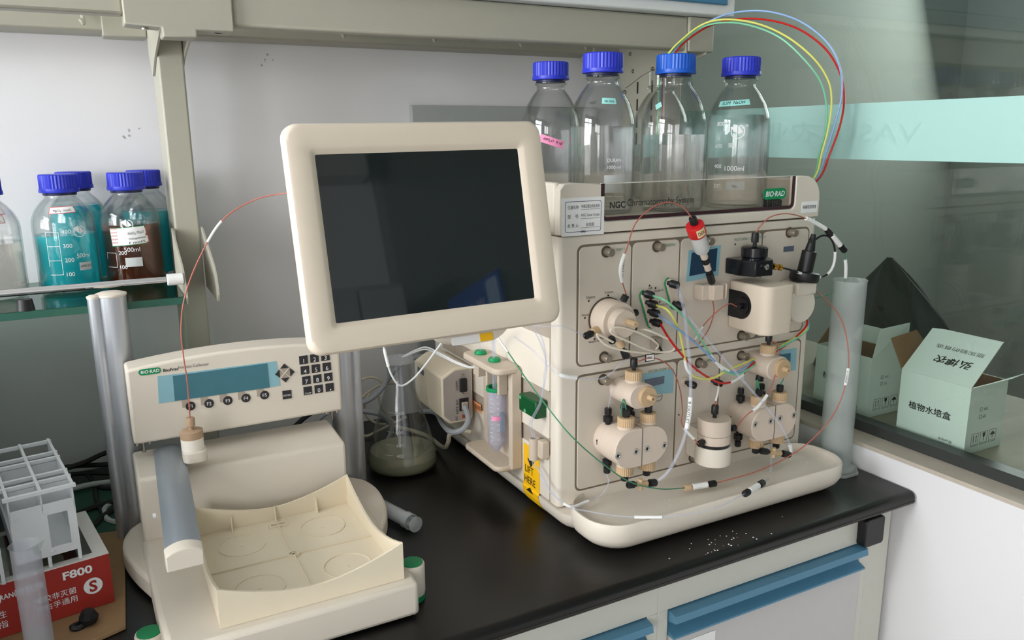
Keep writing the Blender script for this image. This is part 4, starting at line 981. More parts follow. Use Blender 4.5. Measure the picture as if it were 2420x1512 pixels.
for y in (PY0+.022, PY1-.026): part(MB().ring([(pcx-.012,y-.005),(pcx+.012,y-.005),(pcx+.012,y+.005),(pcx-.012,y+.005)], [(pcx-.0095,y-.0025),(pcx+.0095,y-.0025),(pcx+.0095,y+.0025),(pcx-.0095,y+.0025)], 'xy', zf, zf+.0034), 'clip_frame', panm, pn)
for dx in (-.058, 0, .058): part(MB().prism([(PY1-T,zf),(PY1-T-.010,zf),(PY1-T-.003,zf+.020),(PY1-T,zf+.020)], 'yz', pcx+dx-.001, pcx+dx+.001), 'wall_rib', panm, pn)
# ------------------------------------------------------------------ accessories on the instrument's left side
# 50 ml tube station
th_ = thing('tube_station', 'beige bracket holding the conical tube on the instrument side', 'bracket', (.54, 1.13, .036))
XS = X0-.0005
ty, tx = 1.085, .545                                    # axis of the conical tube
beige = M('bracket_beige', (198,184,166), 0.45)
part(MB().prism(rr(.520,XS,1.036,1.165,.016,6), 'xy', .216, .2265), 'top_plate', beige, th_, bevel=.003)
part(MB().prism(rr(.524,XS,1.044,1.172,.015,6), 'xy', .055, .064), 'foot_plate', beige, th_, bevel=.003)
part(MB().prism(rr(1.040,1.168,.058,.223,.014,5), 'yz', XS-.004, XS), 'back_plate', beige, th_, bevel=.0015)
part(MB().prism(rr(1.038,1.050,.057,.224,.005,3), 'yz', .548, XS), 'side_web', beige, th_, bevel=.002)
part(MB().box(tx-.006,tx+.010,ty-.022,ty-.0155,.176,.216), 'tube_clip', beige, th_, bevel=.001)
part(MB().box(tx-.008,tx+.010,ty+.0155,ty+.021,.176,.216), 'tube_clip', beige, th_, bevel=.001)
part(MB().box(tx+.0165,XS-.004,ty-.018,ty+.002,.178,.216), 'clip_stem', M('recess_brown'), th_)
part(MB().box(.535,.549,1.128,1.148,.190,.216), 'latch', beige, th_, bevel=.001)
for y in (1.085, 1.135):
    part(MB().lathe([(.0095,0),(.0105,.002),(.0085,.006),(.006,.0062)], (tx-.002,y,.2265), n=24), 'grommet', green, th_)
ft = thing('conical_tube', 'clear graduated conical tube with green rim hanging in the beige bracket', 'tube', (tx,ty,.0735))
tp = [(.0015,.0),(.004,.001),(.0142,.016),(.0145,.098),(.0150,.101),(.0150,.110),(.0138,.110),(.0136,.1005),(.0133,.017),(.003,.003)]
part(MB().lathe(tp, (tx,ty,.0735), n=32, closed=False), 'tube_body', milky('tube_haze', (226,226,232), 0.22, 0.25), ft)
part(MB().lathe([(.0156,0),(.0160,.002),(.0156,.006),(.0120,.006),(.0120,0)], (tx,ty,.1785), n=32, closed=True), 'green_rim', green, ft)
part(MB().lathe([(.002,.0),(.0125,.013),(.0128,.060)], (tx,ty,.0765), n=28), 'tube_liquid', water, ft)
C_ = (tx,ty,.0735); frad = lambda z: .0146
def fwrap(deg, z0): return wrap(ft, frad, C_, deg, z0)
sticker(ft, frad, C_, 4, .062, .017, .0075, pink, .02, 'pink_tag'); sticker(ft, frad, C_, 40, .055, .007, .034, M('blue_strip', (150,176,206), 0.5), 0, 'blue_strip')
mbm = MB()
for i in range(11):
    fn = fwrap(-20, .024+i*.007); l_ = .006 if i % 2 else .004; mbm.grid(lambda u, v: fn(-.005+l_*u, .0005*v), 3, 1)
part(mbm, 'graduation_marks', etch, ft, doubled=True)['kind'] = 'stuff'
for s, z in (('50ml',.096),('45',.086),('40',.077),('35',.068),('25',.050),('20',.041),('15',.033),('10',.025)): txt(s, None, None, None, etch, ft, h=.0032, fn=fwrap(4, z))
ot = plate((XS-.0001,1.214,.104), -UY, V((0,.1,1)), .030, .016, M('label_orange', (240,160,106), 0.6), None, 'orange_label', t=.0004)
tag(ot, 'small orange barcode label on the instrument side beside the conical tube', 'label')
for i in range(7): part(MB().box(XS-.0009,XS-.0006,1.187+i*.0035,1.1882+i*.0035,.108,.116), 'bar', ink, ot)
# green block and tubing clip on the rails
gb = thing('green_block', 'dark green block clamped on the instrument rail next to the front edge', 'block', (.555, 1.0, .150))
gbm = M('block_green', (14,78,40), 0.3)
part(MB().prism([(.964,.166),(1.016,.166),(1.016,.193),(.964,.193)], 'yz', .5485, X0+.002), 'block', gbm, gb, bevel=.0025)
for y, z in ((1.010,.188),(.996,.171)): part(MB().lathe([(.003,0),(.003,.0006),(.0015,.0002)], (.5484,y,z), (-1,0,0), n=14), 'screw_hole', M('screw_green', (90,170,120), 0.3), gb)
tc_ = thing('tubing_clip', 'beige rail clip with a vertical channel below the green block', 'clip', (.555,.970,.099))
part(MB().box(.555,X0+.002,.9565,.971,.104,.132), 'clip_block', beige, tc_, bevel=.002)
part(MB().lathe([(.0075,0),(.0075,.034),(.0050,.034),(.0050,0)], (.553,.977,.099), n=24, closed=True), 'channel', beige, tc_)
# interface module
im = thing('interface_module', 'cream interface box with serial ports hung on the instrument rail', 'module', (.54,1.25,.08))
IY0, IY1 = 1.208, 1.335
ip = [(.503,.100),(.503,.172),(.528,.186),(.556,.186),(.562,.180),(.562,.092),(.556,.086),(.517,.086)]
part(MB().prism(ip, 'xz', IY0, IY1), 'case', M('module_cream', (214,202,180), 0.5), im, bevel=.003)
ip2 = [(x+(.533-x)*.12, z+(.136-z)*.10) for x, z in ip]
ep = part(MB().prism(ip2, 'xz', IY0-.0012, IY0), 'end_plate', M('plate_steel', (176,170,164), 0.35, metal=.5), im)
part(MB().prism(rr(.536,.549,.142,.166,.002), 'xz', IY0-.006, IY0-.001), 'serial_port', black, im, bevel=.0008)
for z in (.137, .171): part(MB().cyl((.5425,IY0-.005,z),(.5425,IY0-.001,z),.0028,n=8), 'port_screw', steel, im)
part(MB().box(.535,.552,IY0-.003,IY0-.001,.108,.130), 'bus_socket', black, im)
part(MB().box(.538,.549,IY0-.008,IY0-.003,.110,.124), 'bus_plug', greyrail, im, bevel=.001)
part(MB().box(.540,.546,IY0-.0025,IY0-.001,.094,.100), 'dc_jack', M('jack_red', (150,60,40), 0.4), im)
txt('COMM', (.5330,IY0-.0013,.146), UZ, -UX, ink, ep, h=.0042, wdt=.016); txt('INSTR. BUS', (.5330,IY0-.0013,.103), UZ, -UX, ink, ep, h=.0042, wdt=.026)
txt('DC', (.5310,IY0-.0013,.092), UZ, -UX, ink, ep, h=.004)
plate((.5028,IY1-.018,.155), -UY, UZ, .030, .010, M('badge_slate', (96,104,110), 0.4), im, 'badge', t=.0004, r=.002)
def cable(name, pts, r, mat, label, cat='cable', n=8, group=None):
    o_ = part(MB().tube(pts, r, n=n), name, mat); return tag(o_, label, cat, group)
greycable = M('cable_grey', (150,154,158), 0.5); beigecable = M('cable_beige', (196,186,164), 0.5); blackcable = M('cable_black', (26,26,28), 0.5)
cable('bus_cable', [(.543,IY0-.008,.116),(.538,1.178,.100),(.524,1.174,.086),(.512,1.195,.078),(.520,1.25,.074),(.540,1.33,.066),(.545,1.42,.04)], .0048, greycable, 'thick grey cable plugged into the interface box')
cable('power_cable', [(.549,1.19,.072),(.535,1.20,.073),(.520,1.215,.066),(.524,1.235,.042),(.532,1.28,.016),(.536,1.38,.006),(.50,1.46,.005)], .0040, beigecable, 'beige cable with ridged strain relief under the interface box')
# ------------------------------------------------------------------ conical flask
FK = (.450,1.268,0)
fk = thing('conical_flask', 'one litre conical glass flask with cloudy liquid between collector and instrument', 'flask', FK)
fpf = [(.0002,.0),(.052,.0),(.060,.004),(.0635,.013),(.062,.026),(.0245,.152),(.0215,.166),(.0215,.192),(.0245,.196),(.0245,.199),(.0215,.199),(.0195,.192),(.0195,.166),(.0225,.151),(.060,.026),(.0615,.014),(.058,.006),(.052,.0025),(.0002,.0025)]
part(MB().lathe(fpf, FK, n=52, closed=False), 'glass_body', bglass, fk, sharp=60)
murky = M('liquid_murky', (178,178,150), 0.05, trans=0.45, ior=1.33, noise=0.1, scale=40)
part(MB().lathe([(.0002,.003),(.051,.003),(.0572,.0065),(.0608,.014),(.0594,.026),(.0566,.0350)], FK, n=48), 'liquid', murky, fk)
part(MB().lathe([(.0252,.0),(.0256,.001),(.0254,.007),(.018,.0085),(.0002,.009)], (FK[0],FK[1],.1935), n=36), 'film_cover', milky('wrap_film', (196,198,200), 0.55), fk)
def frd(z): return .062+(.0245-.062)*max(0,(z-.026))/.126
for s, z in (('400',.040),('600',.057),('800',.078),('1000',.109)): txt(s, None, None, None, etch2, fk, h=.0058, align='C', fn=wrap(fk, frd, FK, -4, z))
mbm = MB()
for z in (.0435,.0605,.0815,.1125):
    fn = wrap(fk, frd, FK, -20, z); mbm.grid(lambda u, v: fn(-.010+.014*u, .0005*v), 4, 1)
part(mbm, 'graduation_marks', etch2, fk, doubled=True)['kind'] = 'stuff'
# ------------------------------------------------------------------ loose cables
def Y_(Y, *q): return [px(x, y, 1, Y) for x, y in q]
def Z_(*q): return [px(x, y, 2, z) for x, y, z in q]
whitecable = M('cable_white', (190,192,190), 0.5)
for pts, r, m_, lb_ in (
    (Y_(1.42,(800,962),(845,955),(880,940),(905,915),(928,880),(960,852),(1000,842),(1040,836)), .0052, greycable, 'thick grey cable rising past the back of the flask'),
    (Y_(1.40,(800,962),(850,970),(900,980),(926,1005),(916,1040),(886,1062),(862,1085),(856,1108)), .0050, greycable, 'grey cable bending down behind the flask'),
    (Y_(1.44,(835,915),(850,900),(870,892),(892,895),(908,912)), .0024, beigecable, 'thin beige cable arching high behind the flask'),
    (Y_(1.45,(850,945),(872,925),(900,910),(935,905)), .0024, beigecable, 'thin beige cable crossing upwards behind the flask'),
    (Y_(1.43,(872,930),(862,960),(868,985),(890,1000),(912,1003)), .0024, beigecable, 'thin beige cable dropping in a bow behind the flask'),
    (Y_(1.44,(895,935),(900,960),(915,980),(935,1000)), .0024, beigecable, 'thin beige cable falling steeply behind the flask'),
    (Y_(1.43,(835,1010),(862,1030),(890,1020),(930,1000),(960,985)), .0028, beigecable, 'thin beige cable low behind the flask'),
    (Y_(1.40,(745,970),(722,985),(705,1000),(688,1016)), .0048, blackcable, 'black cable seen in the gap under the keypad head'),
    (Y_(1.40,(795,960),(770,978),(745,998)), .0040, greycable, 'grey cable seen in the gap under the keypad head'),
    (Z_((120,1118,.030),(200,1092,.034),(250,1070,.040),(320,1055,.042)), .0045, blackcable, 'upper black cable behind the left silver column'),
    (Z_((120,1108,.022),(190,1100,.024),(240,1098,.026),(330,1090,.03)), .0045, blackcable, 'second black cable behind the left silver column'),
    (Z_((120,1126,.012),(200,1118,.014),(250,1118,.014),(330,1120,.012)), .0040, blackcable, 'third black cable behind the left silver column'),
    (Z_((130,1165,.010),(180,1152,.012),(230,1142,.014),(320,1132,.012)), .0045, whitecable, 'white cable behind the glove box'),
    (Z_((205,1120,.012),(222,1140,.008),(245,1152,.008),(320,1152,.008)), .0042, blackcable, 'black cable hooking round the white one'),
    (Z_((140,1222,.008),(190,1210,.008),(240,1192,.009),(330,1170,.010)), .0045, blackcable, 'black cable crossing the bench behind the glove box'),
    (Z_((205,1262,.006),(225,1238,.007),(255,1212,.008),(330,1168,.009)), .0045, blackcable, 'black cable slanting towards the glove box corner'),
    (Z_((290,1182,.006),(262,1190,.006),(246,1205,.006),(252,1225,.006),(275,1234,.006),(320,1236,.006)), .0042, whitecable, 'white cable bent in a hook by the column foot'),
    (Z_((225,1150,.006),(228,1180,.006),(236,1200,.006),(244,1220,.006)), .0036, blackcable, 'thin black cable running straight down behind the glove box')):
    cable('loose_cable', pts, r, m_, lb_, 'cable', 8, 'loose cables behind the equipment')
ps_ = thing('power_strip', 'dark green flat tray lying under the black cables on the left', 'tray', (-.03,1.35,0))
part(MB().prism(rr(-.16,.05,1.24,1.45,.01), 'xy', 0, .005), 'tray', M('tray_green', (28,72,56), 0.5), ps_, bevel=.001)
# syringe
sy = thing('syringe', 'clear plastic syringe barrel lying on the black worktop beside the pan', 'syringe', (.368,1.07,.0))
sa, sb = V((.350,1.128,.0125)), V((.377,1.040,.0125)); sd = (sb-sa).normalized()
sfro = milky('syringe_plastic', (228,231,233), 0.36, 0.25)
part(MB().lathe([(.0105,0),(.0110,.001),(.0110,(sb-sa).length),(.0096,(sb-sa).length),(.0096,.001)], sa, sd, n=28, closed=False), 'barrel', sfro, sy)
part(MB().lathe([(.0125,0),(.0125,.012),(.0112,.012),(.0112,0)], sb-sd*.010, sd, n=28, closed=True), 'collar', sfro, sy)
part(MB().lathe([(.0002,0),(.0118,0),(.0118,.0016),(.0002,.0016)], sb+sd*.012, sd, n=28), 'plunger_disc', sfro, sy)
fx, fy, fz = frame_for(sd)
for q in (fx, fy):
    mbp = MB(); a, b = sb-sd*.03, sb+sd*.012
    mbp.add([a+q*.009+fz*0, a-q*.009, b-q*.009, b+q*.009]+[p+V((0,0,.0)) + (fx if q is fy else fy)*.0012 for p in (a+q*.009, a-q*.009, b-q*.009, b+q*.009)], [(0,1,2,3),(4,7,6,5),(0,4,5,1),(1,5,6,2),(2,6,7,3),(3,7,4,0)])
    part(mbp, 'plunger_rib', sfro, sy)
# measuring cylinders
def meas(c, r, h, rb, label, spout=1, mat=frost):
    t = thing('measuring_cylinder', label, 'cylinder', c, group='frosted measuring cylinders')
    part(MB().lathe([(r-.001,.012),(r,.014),(r,h-.002),(r+.0012,h)], c, n=36, ends=False), 'barrel', mat, t, doubled=True)
    oc = [(c[0]+rb*math.cos(R(22.5+45*i)), c[1]+rb*math.sin(R(22.5+45*i))) for i in range(8)]
    part(MB().prism(oc, 'xy', c[2], c[2]+.006), 'foot', mat, t, bevel=.0015)
    part(MB().lathe([(rb*.8,.006),(r*1.25,.009),(r,.014)], c, n=32), 'foot_cone', mat, t)
    return t
mc1 = meas((1.104,.888,0), .0262, .336, .041, 'tall frosted plastic measuring cylinder beside the instrument and the white wall')
lp = MB(); cx_, cy_ = 1.104+.0262, .888-.004
lp.add([(cx_-.003,cy_-.010,.336),(cx_+.006,cy_,.3355),(cx_-.003,cy_+.010,.336),(cx_-.001,cy_-.001,.322)], [(0,1,3),(1,2,3),(0,1,2)])
part(lp, 'spout', frost, mc1)
fcx = px(70, 1300, 1, .93); cxm = (fcx.x-.004,.93,0)
mc2 = meas(cxm, .0142, fcx.z+.008, .028, 'small frosted measuring cylinder in front of the red glove box', mat=milky('frost_front', (214,216,222), 0.34, 0.3))
lp = MB(); zz = fcx.z+.008; lp.add([(cxm[0]+.004,cxm[1]-.013,zz),(cxm[0]+.019,cxm[1]-.004,zz+.002),(cxm[0]+.013,cxm[1]+.006,zz),(cxm[0]+.012,cxm[1]-.004,zz-.014)], [(0,1,3),(1,2,3),(0,1,2)])
part(lp, 'spout', frost, mc2)
# ------------------------------------------------------------------ glove box, cardboard and tube racks on the left
cbm_ = M('cardboard', (148,118,84), 0.8, noise=0.12, scale=50)
cd = part(MB().prism([(-.20,.955),(-.060,.950),(-.012,.968),(.0,1.235),(-.055,1.245),(-.20,1.25)], 'xy', .0005, .006), 'cardboard_sheet', cbm_, bevel=.001)
tag(cd, 'torn brown cardboard sheet lying flat under the red glove box', 'cardboard')
gz = R(9.5)
gv = thing('glove_box', 'red and white glove carton with a clear top window under the tube racks', 'box', (-.021,1.030,.0065), rz=gz)
redc = M('carton_red', (162,46,38), 0.5); whc = M('carton_white', (222,220,216), 0.6)
GW, GD, GH = .235, .145, .066
def lp_(mb, name, mat, parent=gv, **k): return part(mb, name, mat, parent, local=True, **k)
lp_(MB().box(-GW,0,0,.0012,0,GH), 'front_panel', redc); lp_(MB().box(-GW,0,GD-.0012,GD,0,GH), 'rear_panel', redc)
lp_(MB().box(-.0012,0,.0012,GD-.0012,0,GH), 'end_panel', whc); lp_(MB().box(-GW,-GW+.0012,.0012,GD-.0012,0,GH), 'end_panel', whc); lp_(MB().box(-GW,0,.0012,GD-.0012,0,.0012), 'bottom_panel', whc)
lp_(MB().ring([(-GW,0),(0,0),(0,GD),(-GW,GD)], [(-GW+.03,.012),(-.016,.012),(-.016,GD-.012),(-GW+.03,GD-.012)], 'xy', GH, GH+.0012), 'top_panel', whc)
lp_(MB().box(-GW+.03,-.016,.012,GD-.012,GH+.0004,GH+.0009), 'film_window', thin_glass('film', (232,232,228)))
def gtxt(s, x, z, h, wd=None, mat=inkwhite, bold=.0, **k):
    mb = text_mesh(s, bold); vs, fs, x0, x1, y0, y1 = mb; sy = h/(y1-y0); sx = wd/(x1-x0) if wd else sy
    m_ = MB().add([V((x+(p.x-x0)*sx, -.0005, z+(p.y-y0)*sy)) for p in vs], fs); return part(m_, 'lettering', mat, gv, local=True, flat=True, doubled=True)
gtxt('F800', -.052, .048, .0105, .032, bold=.03); gtxt('施睿康', -.102, .0455, .0105, .030)
gtxt('橡胶非灭菌', -.084, .0275, .0085, .044); gtxt('左右手通用', -.084, .0165, .0085, .044); gtxt('一次性', -.145, .024, .0095, .032); gtxt('无粉指', -.145, .0115, .0095, .032)
lp_(MB().cyl((-.128,-.0003,.050),(-.128,-.0009,.050),.0125,n=32), 'logo_disc', inkwhite); gtxt('SRI', -.1365, .0465, .0065, .013, redc, .02)
gtxt('TRANG', -.122, .0465, .0065, .024, inkwhite, .02)
lp_(MB().lathe([(.0105,0),(.0105,.0006)], (-.0215,-.0003,.030), (0,-1,0), n=32), 'size_disc', inkwhite)
vs_, fs_, a0_, a1_, c0_, c1_ = text_mesh('S', .03); s_ = .015/(c1_-c0_)
part(MB().add([V((-.0215+(p.x-(a0_+a1_)/2)*s_, -.0012, .0225+(p.y-c0_)*s_)) for p in vs_], fs_), 'lettering', redc, gv, local=True, flat=True, doubled=True)
gl = MB()
for i in range(14):
    a, b = random.uniform(-.20,-.03), random.uniform(.02,.12)
    gl.lathe([(.003,-.006),(.016,-.003),(.018,.001),(.010,.006),(.002,.008)], (a,b,.054+random.uniform(-.004,.004)), (random.uniform(-.5,.5),random.uniform(-.5,.5),1), n=10)
gvs = part(gl, 'gloves', M('glove_latex', (206,200,184), 0.6), gv, local=True); gvs['kind'] = 'stuff'
rkm = M('rack_plastic', (224,228,232), 0.45)
def tube_rack(loc, label, n=2):
    t = thing('tube_rack', label, 'rack', loc, rz=gz, group='white tube racks on the glove carton')
    W_, D_, H_ = .068, .178, .100
    def q(mb, name): return part(mb, name, rkm, t, local=True, bevel=.0006)
    for y in (0, D_-.003):   # end plates: window on the right, legs below
        e = MB().ring([(-W_,.014),(0,.014),(0,H_-.020),(-W_,H_-.020)], [(-.030,.024),(-.009,.024),(-.009,H_-.034),(-.030,H_-.034)], 'xz', y, y+.003)
        q(e, 'end_plate')
        for x in (-.036,-.004): q(MB().box(x,x+.004,y,y+.003,0,.014), 'leg')
        for x, z in ((-.061,.071),(-.032,.071),(-.030,.020)): q(MB().cyl((x,y-.001,z),(x,y+.001,z),.0026,n=12), 'stud')
    for i in range(3): q(MB().box(-W_-.001+i*(W_/2-.0005),-W_+.0025+i*(W_/2-.0005),-.004,D_+.004,H_-.005,H_), 'top_bar')
    for y in (-.002,.030,.052,.105,.126,D_-.002): q(MB().box(-W_-.004,.003,y-.0022,y+.0022,H_-.0055,H_-.0005), 'cross_bar')
    for i in range(3): q(MB().box(-W_+i*(W_/2-.001),-W_+.002+i*(W_/2-.001),0,D_,H_-.034,H_-.006) if i != 1 else MB().box(-W_/2-.001,-W_/2+.001,.0,.052,H_-.030,H_-.006), 'divider')
    for y in (.030,.054,.105,.128): q(MB().box(-W_,0,y-.001,y+.001,H_-.032,H_-.006), 'cell_wall')
    q(MB().box(-W_+.002,-.002,.003,D_-.003,.016,.018), 'floor_plate')
    for s in (0, 1): q(MB().box(-W_ if s else -.002, -W_+.002 if s else 0, .003, D_-.003, .014, .040), 'side_rail')
    return t
gt = .0065+GH+.0012+.0002
Mz = Matrix.Rotation(gz, 4, 'Z')
def gloc(a, b): p = V((-.021,1.030,0))+Mz@V((a,b,0)); return (p.x,p.y,gt)
tube_rack(gloc(-.028,.004), 'white plastic tube rack standing on the glove carton, nearer the collector')
tube_rack(gloc(-.109,-.006), 'white plastic tube rack cut off by the left picture edge')
bf = thing('black_clip', 'small crumpled black clip on the cardboard below the red carton', 'clip', (-.060,1.0,.006))
part(MB().lathe([(.003,0),(.009,.003),(.011,.010),(.007,.018),(.002,.020)], (-.050,.992,.006), n=9), 'clip_body', M('clip_black', (18,18,19), 0.7), bf); part(MB().tube([(-.052,.990,.010),(-.062,.985,.008),(-.068,.988,.010),(-.060,.994,.009)], .0035), 'clip_loop', black, bf)
# ------------------------------------------------------------------ beyond the glass
cart = M('carton_mint', (238,246,241), 0.6, noise=0.02); inner_ = M('carton_brown', (150,112,76), 0.8, noise=0.1)
def carton(cx_, cy_, label, lid):
    """cx_,cy_ = corner nearest the camera; box runs +x by .100 and +y by .125"""
    A, B, H_, z0, T_ = .100, .127, .116, .0505, .0016
    t = thing('carton', label, 'box', (cx_+A/2, cy_+B/2, z0), group='mint cartons beyond the glass')
    def b_(x0,x1,y0,y1,z_0,z_1,name,mat): return part(MB().box(cx_+x0,cx_+x1,cy_+y0,cy_+y1,z0+z_0,z0+z_1), name, mat, t)
    b_(0,T_,0,B,0,H_,'front_panel',cart); b_(A-T_,A,0,B,0,H_,'rear_panel',cart); b_(T_,A-T_,0,T_,0,H_,'end_panel',cart); b_(T_,A-T_,B-T_,B,0,H_,'end_panel',cart); b_(T_,A-T_,T_,B-T_,0,T_,'bottom_panel',cart)
    b_(T_,T_+.0005,T_,B-T_,T_,H_-.001,'lining',inner_); b_(A-T_-.0005,A-T_,T_,B-T_,T_,H_-.001,'lining',inner_)
    def flap(pts, mat, name='flap', m2=None):
        p = [V((cx_+a,cy_+b,z0+c)) for a,b,c in pts]; n_ = (p[1]-p[0]).cross(p[2]-p[0]).normalized()*.0012; k = len(p)
        part(MB().add(p+[q-n_ for q in p], [tuple(range(k)), tuple(range(k,2*k))[::-1]]+[(i,(i+1)%k,k+(i+1)%k,k+i) for i in range(k)]), name, mat, t, flat=True)
    if lid:   # lid hinged on the front edge, standing half open, side flaps out
        flap([(0,0,H_),(0,B,H_),(.070,B-.002,H_+.066),(.070,.0,H_+.066)], cart, 'lid'); flap([(.070,0,H_+.066),(.070,B-.002,H_+.066),(.090,B-.012,H_+.063),(.090,.010,H_+.063)], cart, 'lid_tuck')
        flap([(.004,0,H_),(A,0,H_),(A-.004,-.045,H_+.030),(.040,-.040,H_+.022)], cart); flap([(0,B,H_),(A,B,H_),(A-.02,B+.035,H_+.055),(.004,B+.030,H_+.050)], inner_)
    else:
        flap([(A,0,H_),(A,B,H_),(A+.022,B-.006,H_+.026),(A+.022,.030,H_+.026),(A+.012,.012,H_+.014)], cart, 'lid'); flap([(.002,0,H_),(A-.002,0,H_),(A+.004,.004,H_+.055),(.030,.010,H_+.050)], cart)
        flap([(.002,B,H_),(A-.002,B,H_),(A-.02,B-.02,H_+.05),(.02,B-.02,H_+.05)], inner_)
    xf_ = cx_-.0004
    txt('植物水培盒', (xf_, cy_+B*.84, z0+.052), -UY, UZ, ink, t, h=.0135, wdt=.078, bold=.012)
    txt('专利产品', (xf_, cy_+.047, z0+.0135), -UY, UZ, ink, t, h=.0048, wdt=.025); txt('仿冒必究', (xf_, cy_+.047, z0+.006), -UY, UZ, ink, t, h=.0048, wdt=.025)
    for i, s in enumerate(('36孔','6孔')):
        z_ = z0+.072-i*.013; part(MB().ring([(cx_+.030,z_),(cx_+.036,z_),(cx_+.036,z_+.0065),(cx_+.030,z_+.0065)],[(cx_+.0306,z_+.0006),(cx_+.0354,z_+.0006),(cx_+.0354,z_+.0059),(cx_+.0306,z_+.0059)],'xz',cy_-.0003,cy_), 'tick_box', inkgrey, t)
        txt(s, (cx_+.040, cy_, z_), UX, UZ, inkgrey, t, h=.0055)
    for i in range(3):
        a = cx_+.016+i*.024; part(MB().ring([(a,z0+.012),(a+.019,z0+.012),(a+.019,z0+.034),(a,z0+.034)],[(a+.0006,z0+.0126),(a+.0184,z0+.0126),(a+.0184,z0+.0334),(a+.0006,z0+.0334)],'xz',cy_-.0003,cy_), 'mark_frame', inkgrey, t)
        part(MB().box(a+.002,a+.017,cy_-.0003,cy_,z0+.0145,z0+.0150), 'mark_line', inkgrey, t)
        if i == 0:
            for d_ in (.006,.013): part(MB().add([(a+d_-.0016,cy_-.0004,z0+.028),(a+d_+.0016,cy_-.0004,z0+.028),(a+d_,cy_-.0004,z0+.0315)],[(0,1,2)]).box(a+d_-.0004,a+d_+.0004,cy_-.0004,cy_,z0+.018,z0+.028), 'up_arrow', ink, t, doubled=True)
        elif i == 1: part(MB().add([(a+.0055,cy_-.0004,z0+.032),(a+.0135,cy_-.0004,z0+.032),(a+.0125,cy_-.0004,z0+.026),(a+.0095,cy_-.0004,z0+.023),(a+.0065,cy_-.0004,z0+.026)],[(0,1,2,3,4)]).box(a+.0091,a+.0099,cy_-.0004,cy_,z0+.018,z0+.0235), 'glass_mark', ink, t, doubled=True)
        else: part(MB().add([(a+.003,cy_-.0004,z0+.024),(a+.016,cy_-.0004,z0+.024),(a+.014,cy_-.0004,z0+.028),(a+.0095,cy_-.0004,z0+.0305),(a+.005,cy_-.0004,z0+.028)],[(0,1,2,3,4)]).box(a+.0091,a+.0099,cy_-.0004,cy_,z0+.018,z0+.024), 'umbrella_mark', ink, t, doubled=True)
    if lid:
        e_u = UY; e_v = -V((.070,0,.066)).normalized()     # the lid is printed head down
        o_ = V((cx_,cy_,z0+H_))+V((.070,0,.066))*.48+UY*(B*.16); txt('弘博农', o_, e_u, e_v, ink, t, h=.016, wdt=.065, lift=.0019, slant=.2, bold=.012)
        o_ = V((cx_,cy_,z0+H_))+V((.070,0,.066))*.70+UY*(B*.10); txt('您实验的首选', o_, e_u, e_v, inkgrey, t, h=.008, wdt=.085, lift=.0019)
    return t
carton(1.237, .745, 'mint white carton with its printed lid half open, nearer the picture edge', True)
carton(1.252, .945, 'mint white carton with a dark open top, next to the measuring cylinder', False)
# black bag
bgm = M('bag_black', (26,32,30), 0.45, noise=0.2, scale=12, bump=0.3)
def bagf(u, v):
    a = u*2*PI; hh = (1-(2*v-1)**2); z = v
    r_ = (1-v**1.4)*.5+.02
    w = 1+.10*math.sin(5*a+6*v)+.06*math.sin(9*a-4*v)
    return V((1.47+.11*r_*2*w*math.cos(a)*1.0, 1.06+.17*r_*2*w*math.sin(a)+.03*v*v, .0505+.268*v+.008*math.sin(7*a)*v*(1-v)*4))
bg = thing('plastic_bag', 'crumpled black plastic bag behind the cartons beyond the glass', 'bag', (1.47,1.02,.0505))
part(MB().grid(bagf, 40, 16), 'bag_body', bgm, bg, sharp=80)
part(MB().tube([(1.44,1.05,.21),(1.40,1.06,.225),(1.395,1.04,.205),(1.40,1.02,.19)], .007), 'bag_knot', bgm, bg)
# crumbs on the worktop
cr = MB()
for i in range(70):
    p = px(random.gauss(1720,70), random.gauss(1285,25), 2, 0.0)
    if p.y < .768 or p.y > .806: continue
    s_ = random.uniform(.0003,.0009); cr.box(p.x-s_,p.x+s_,p.y-s_,p.y+s_,.0001,.0001+s_)
for i in range(45):
    x_, y_ = random.uniform(.65,1.02), random.uniform(.845,.915); s_ = random.uniform(.0002,.0007); cr.box(x_-s_,x_+s_,y_-s_,y_+s_,.0391,.0391+s_)
co = part(cr, 'salt_crumbs', white); tag(co, 'scattered white salt crumbs on the drip tray and worktop', 'crumbs'); co['kind'] = 'stuff'
# ------------------------------------------------------------------ tubing on the instrument
def sleeve(parent, P, a, b, r, text=None, mat=None, n=8):
    """white marker sleeve slid over a tube between fractions a..b of its point list"""
    k = len(P); q = P[int(a*(k-1)):max(int(b*(k-1)), int(a*(k-1))+1)+1]
    o_ = part(MB().tube(q, r, n=10, raw=True), 'marker_sleeve', mat or white, parent)
    if text:
        p0, p1 = q[0], q[-1]; u_ = (p1-p0).normalized(); view = (CAM-p0).normalized(); v_ = view.cross(u_).normalized()
        if u_.cross(v_).dot(view) < 0: v_ = -v_
        txt(text, p0+u_*(p1-p0).length*.15-v_*r*.5+view*(r*1.02), u_, v_, ink, parent, h=r*.95, wdt=(p1-p0).length*.7, lift=.0001)
    return o_
def tubing(pts, r, mat, label, sleeves=(), cat='tubing', name='tubing', n=8, k=7, sr=1.9):
    P = spline([p if isinstance(p, V) else (V(p) if len(p) == 3 and abs(p[0]) < 5 else pt(p[0], p[1], p[2])) for p in pts], k)
    lo = min(P, key=lambda p: p.z); t = thing(name, label, cat, (lo.x, lo.y, lo.z), group='tubing of the instruments' if name == 'tubing' else None)
    part(MB().tube(P, r, n=n, raw=True), 'hose', mat, t)
    for s in sleeves: sleeve(t, P, s[0], s[1], r*sr if len(s) < 4 else s[3], s[2] if len(s) > 2 else None)
    return t, P
RT, RC = .0017, .0009
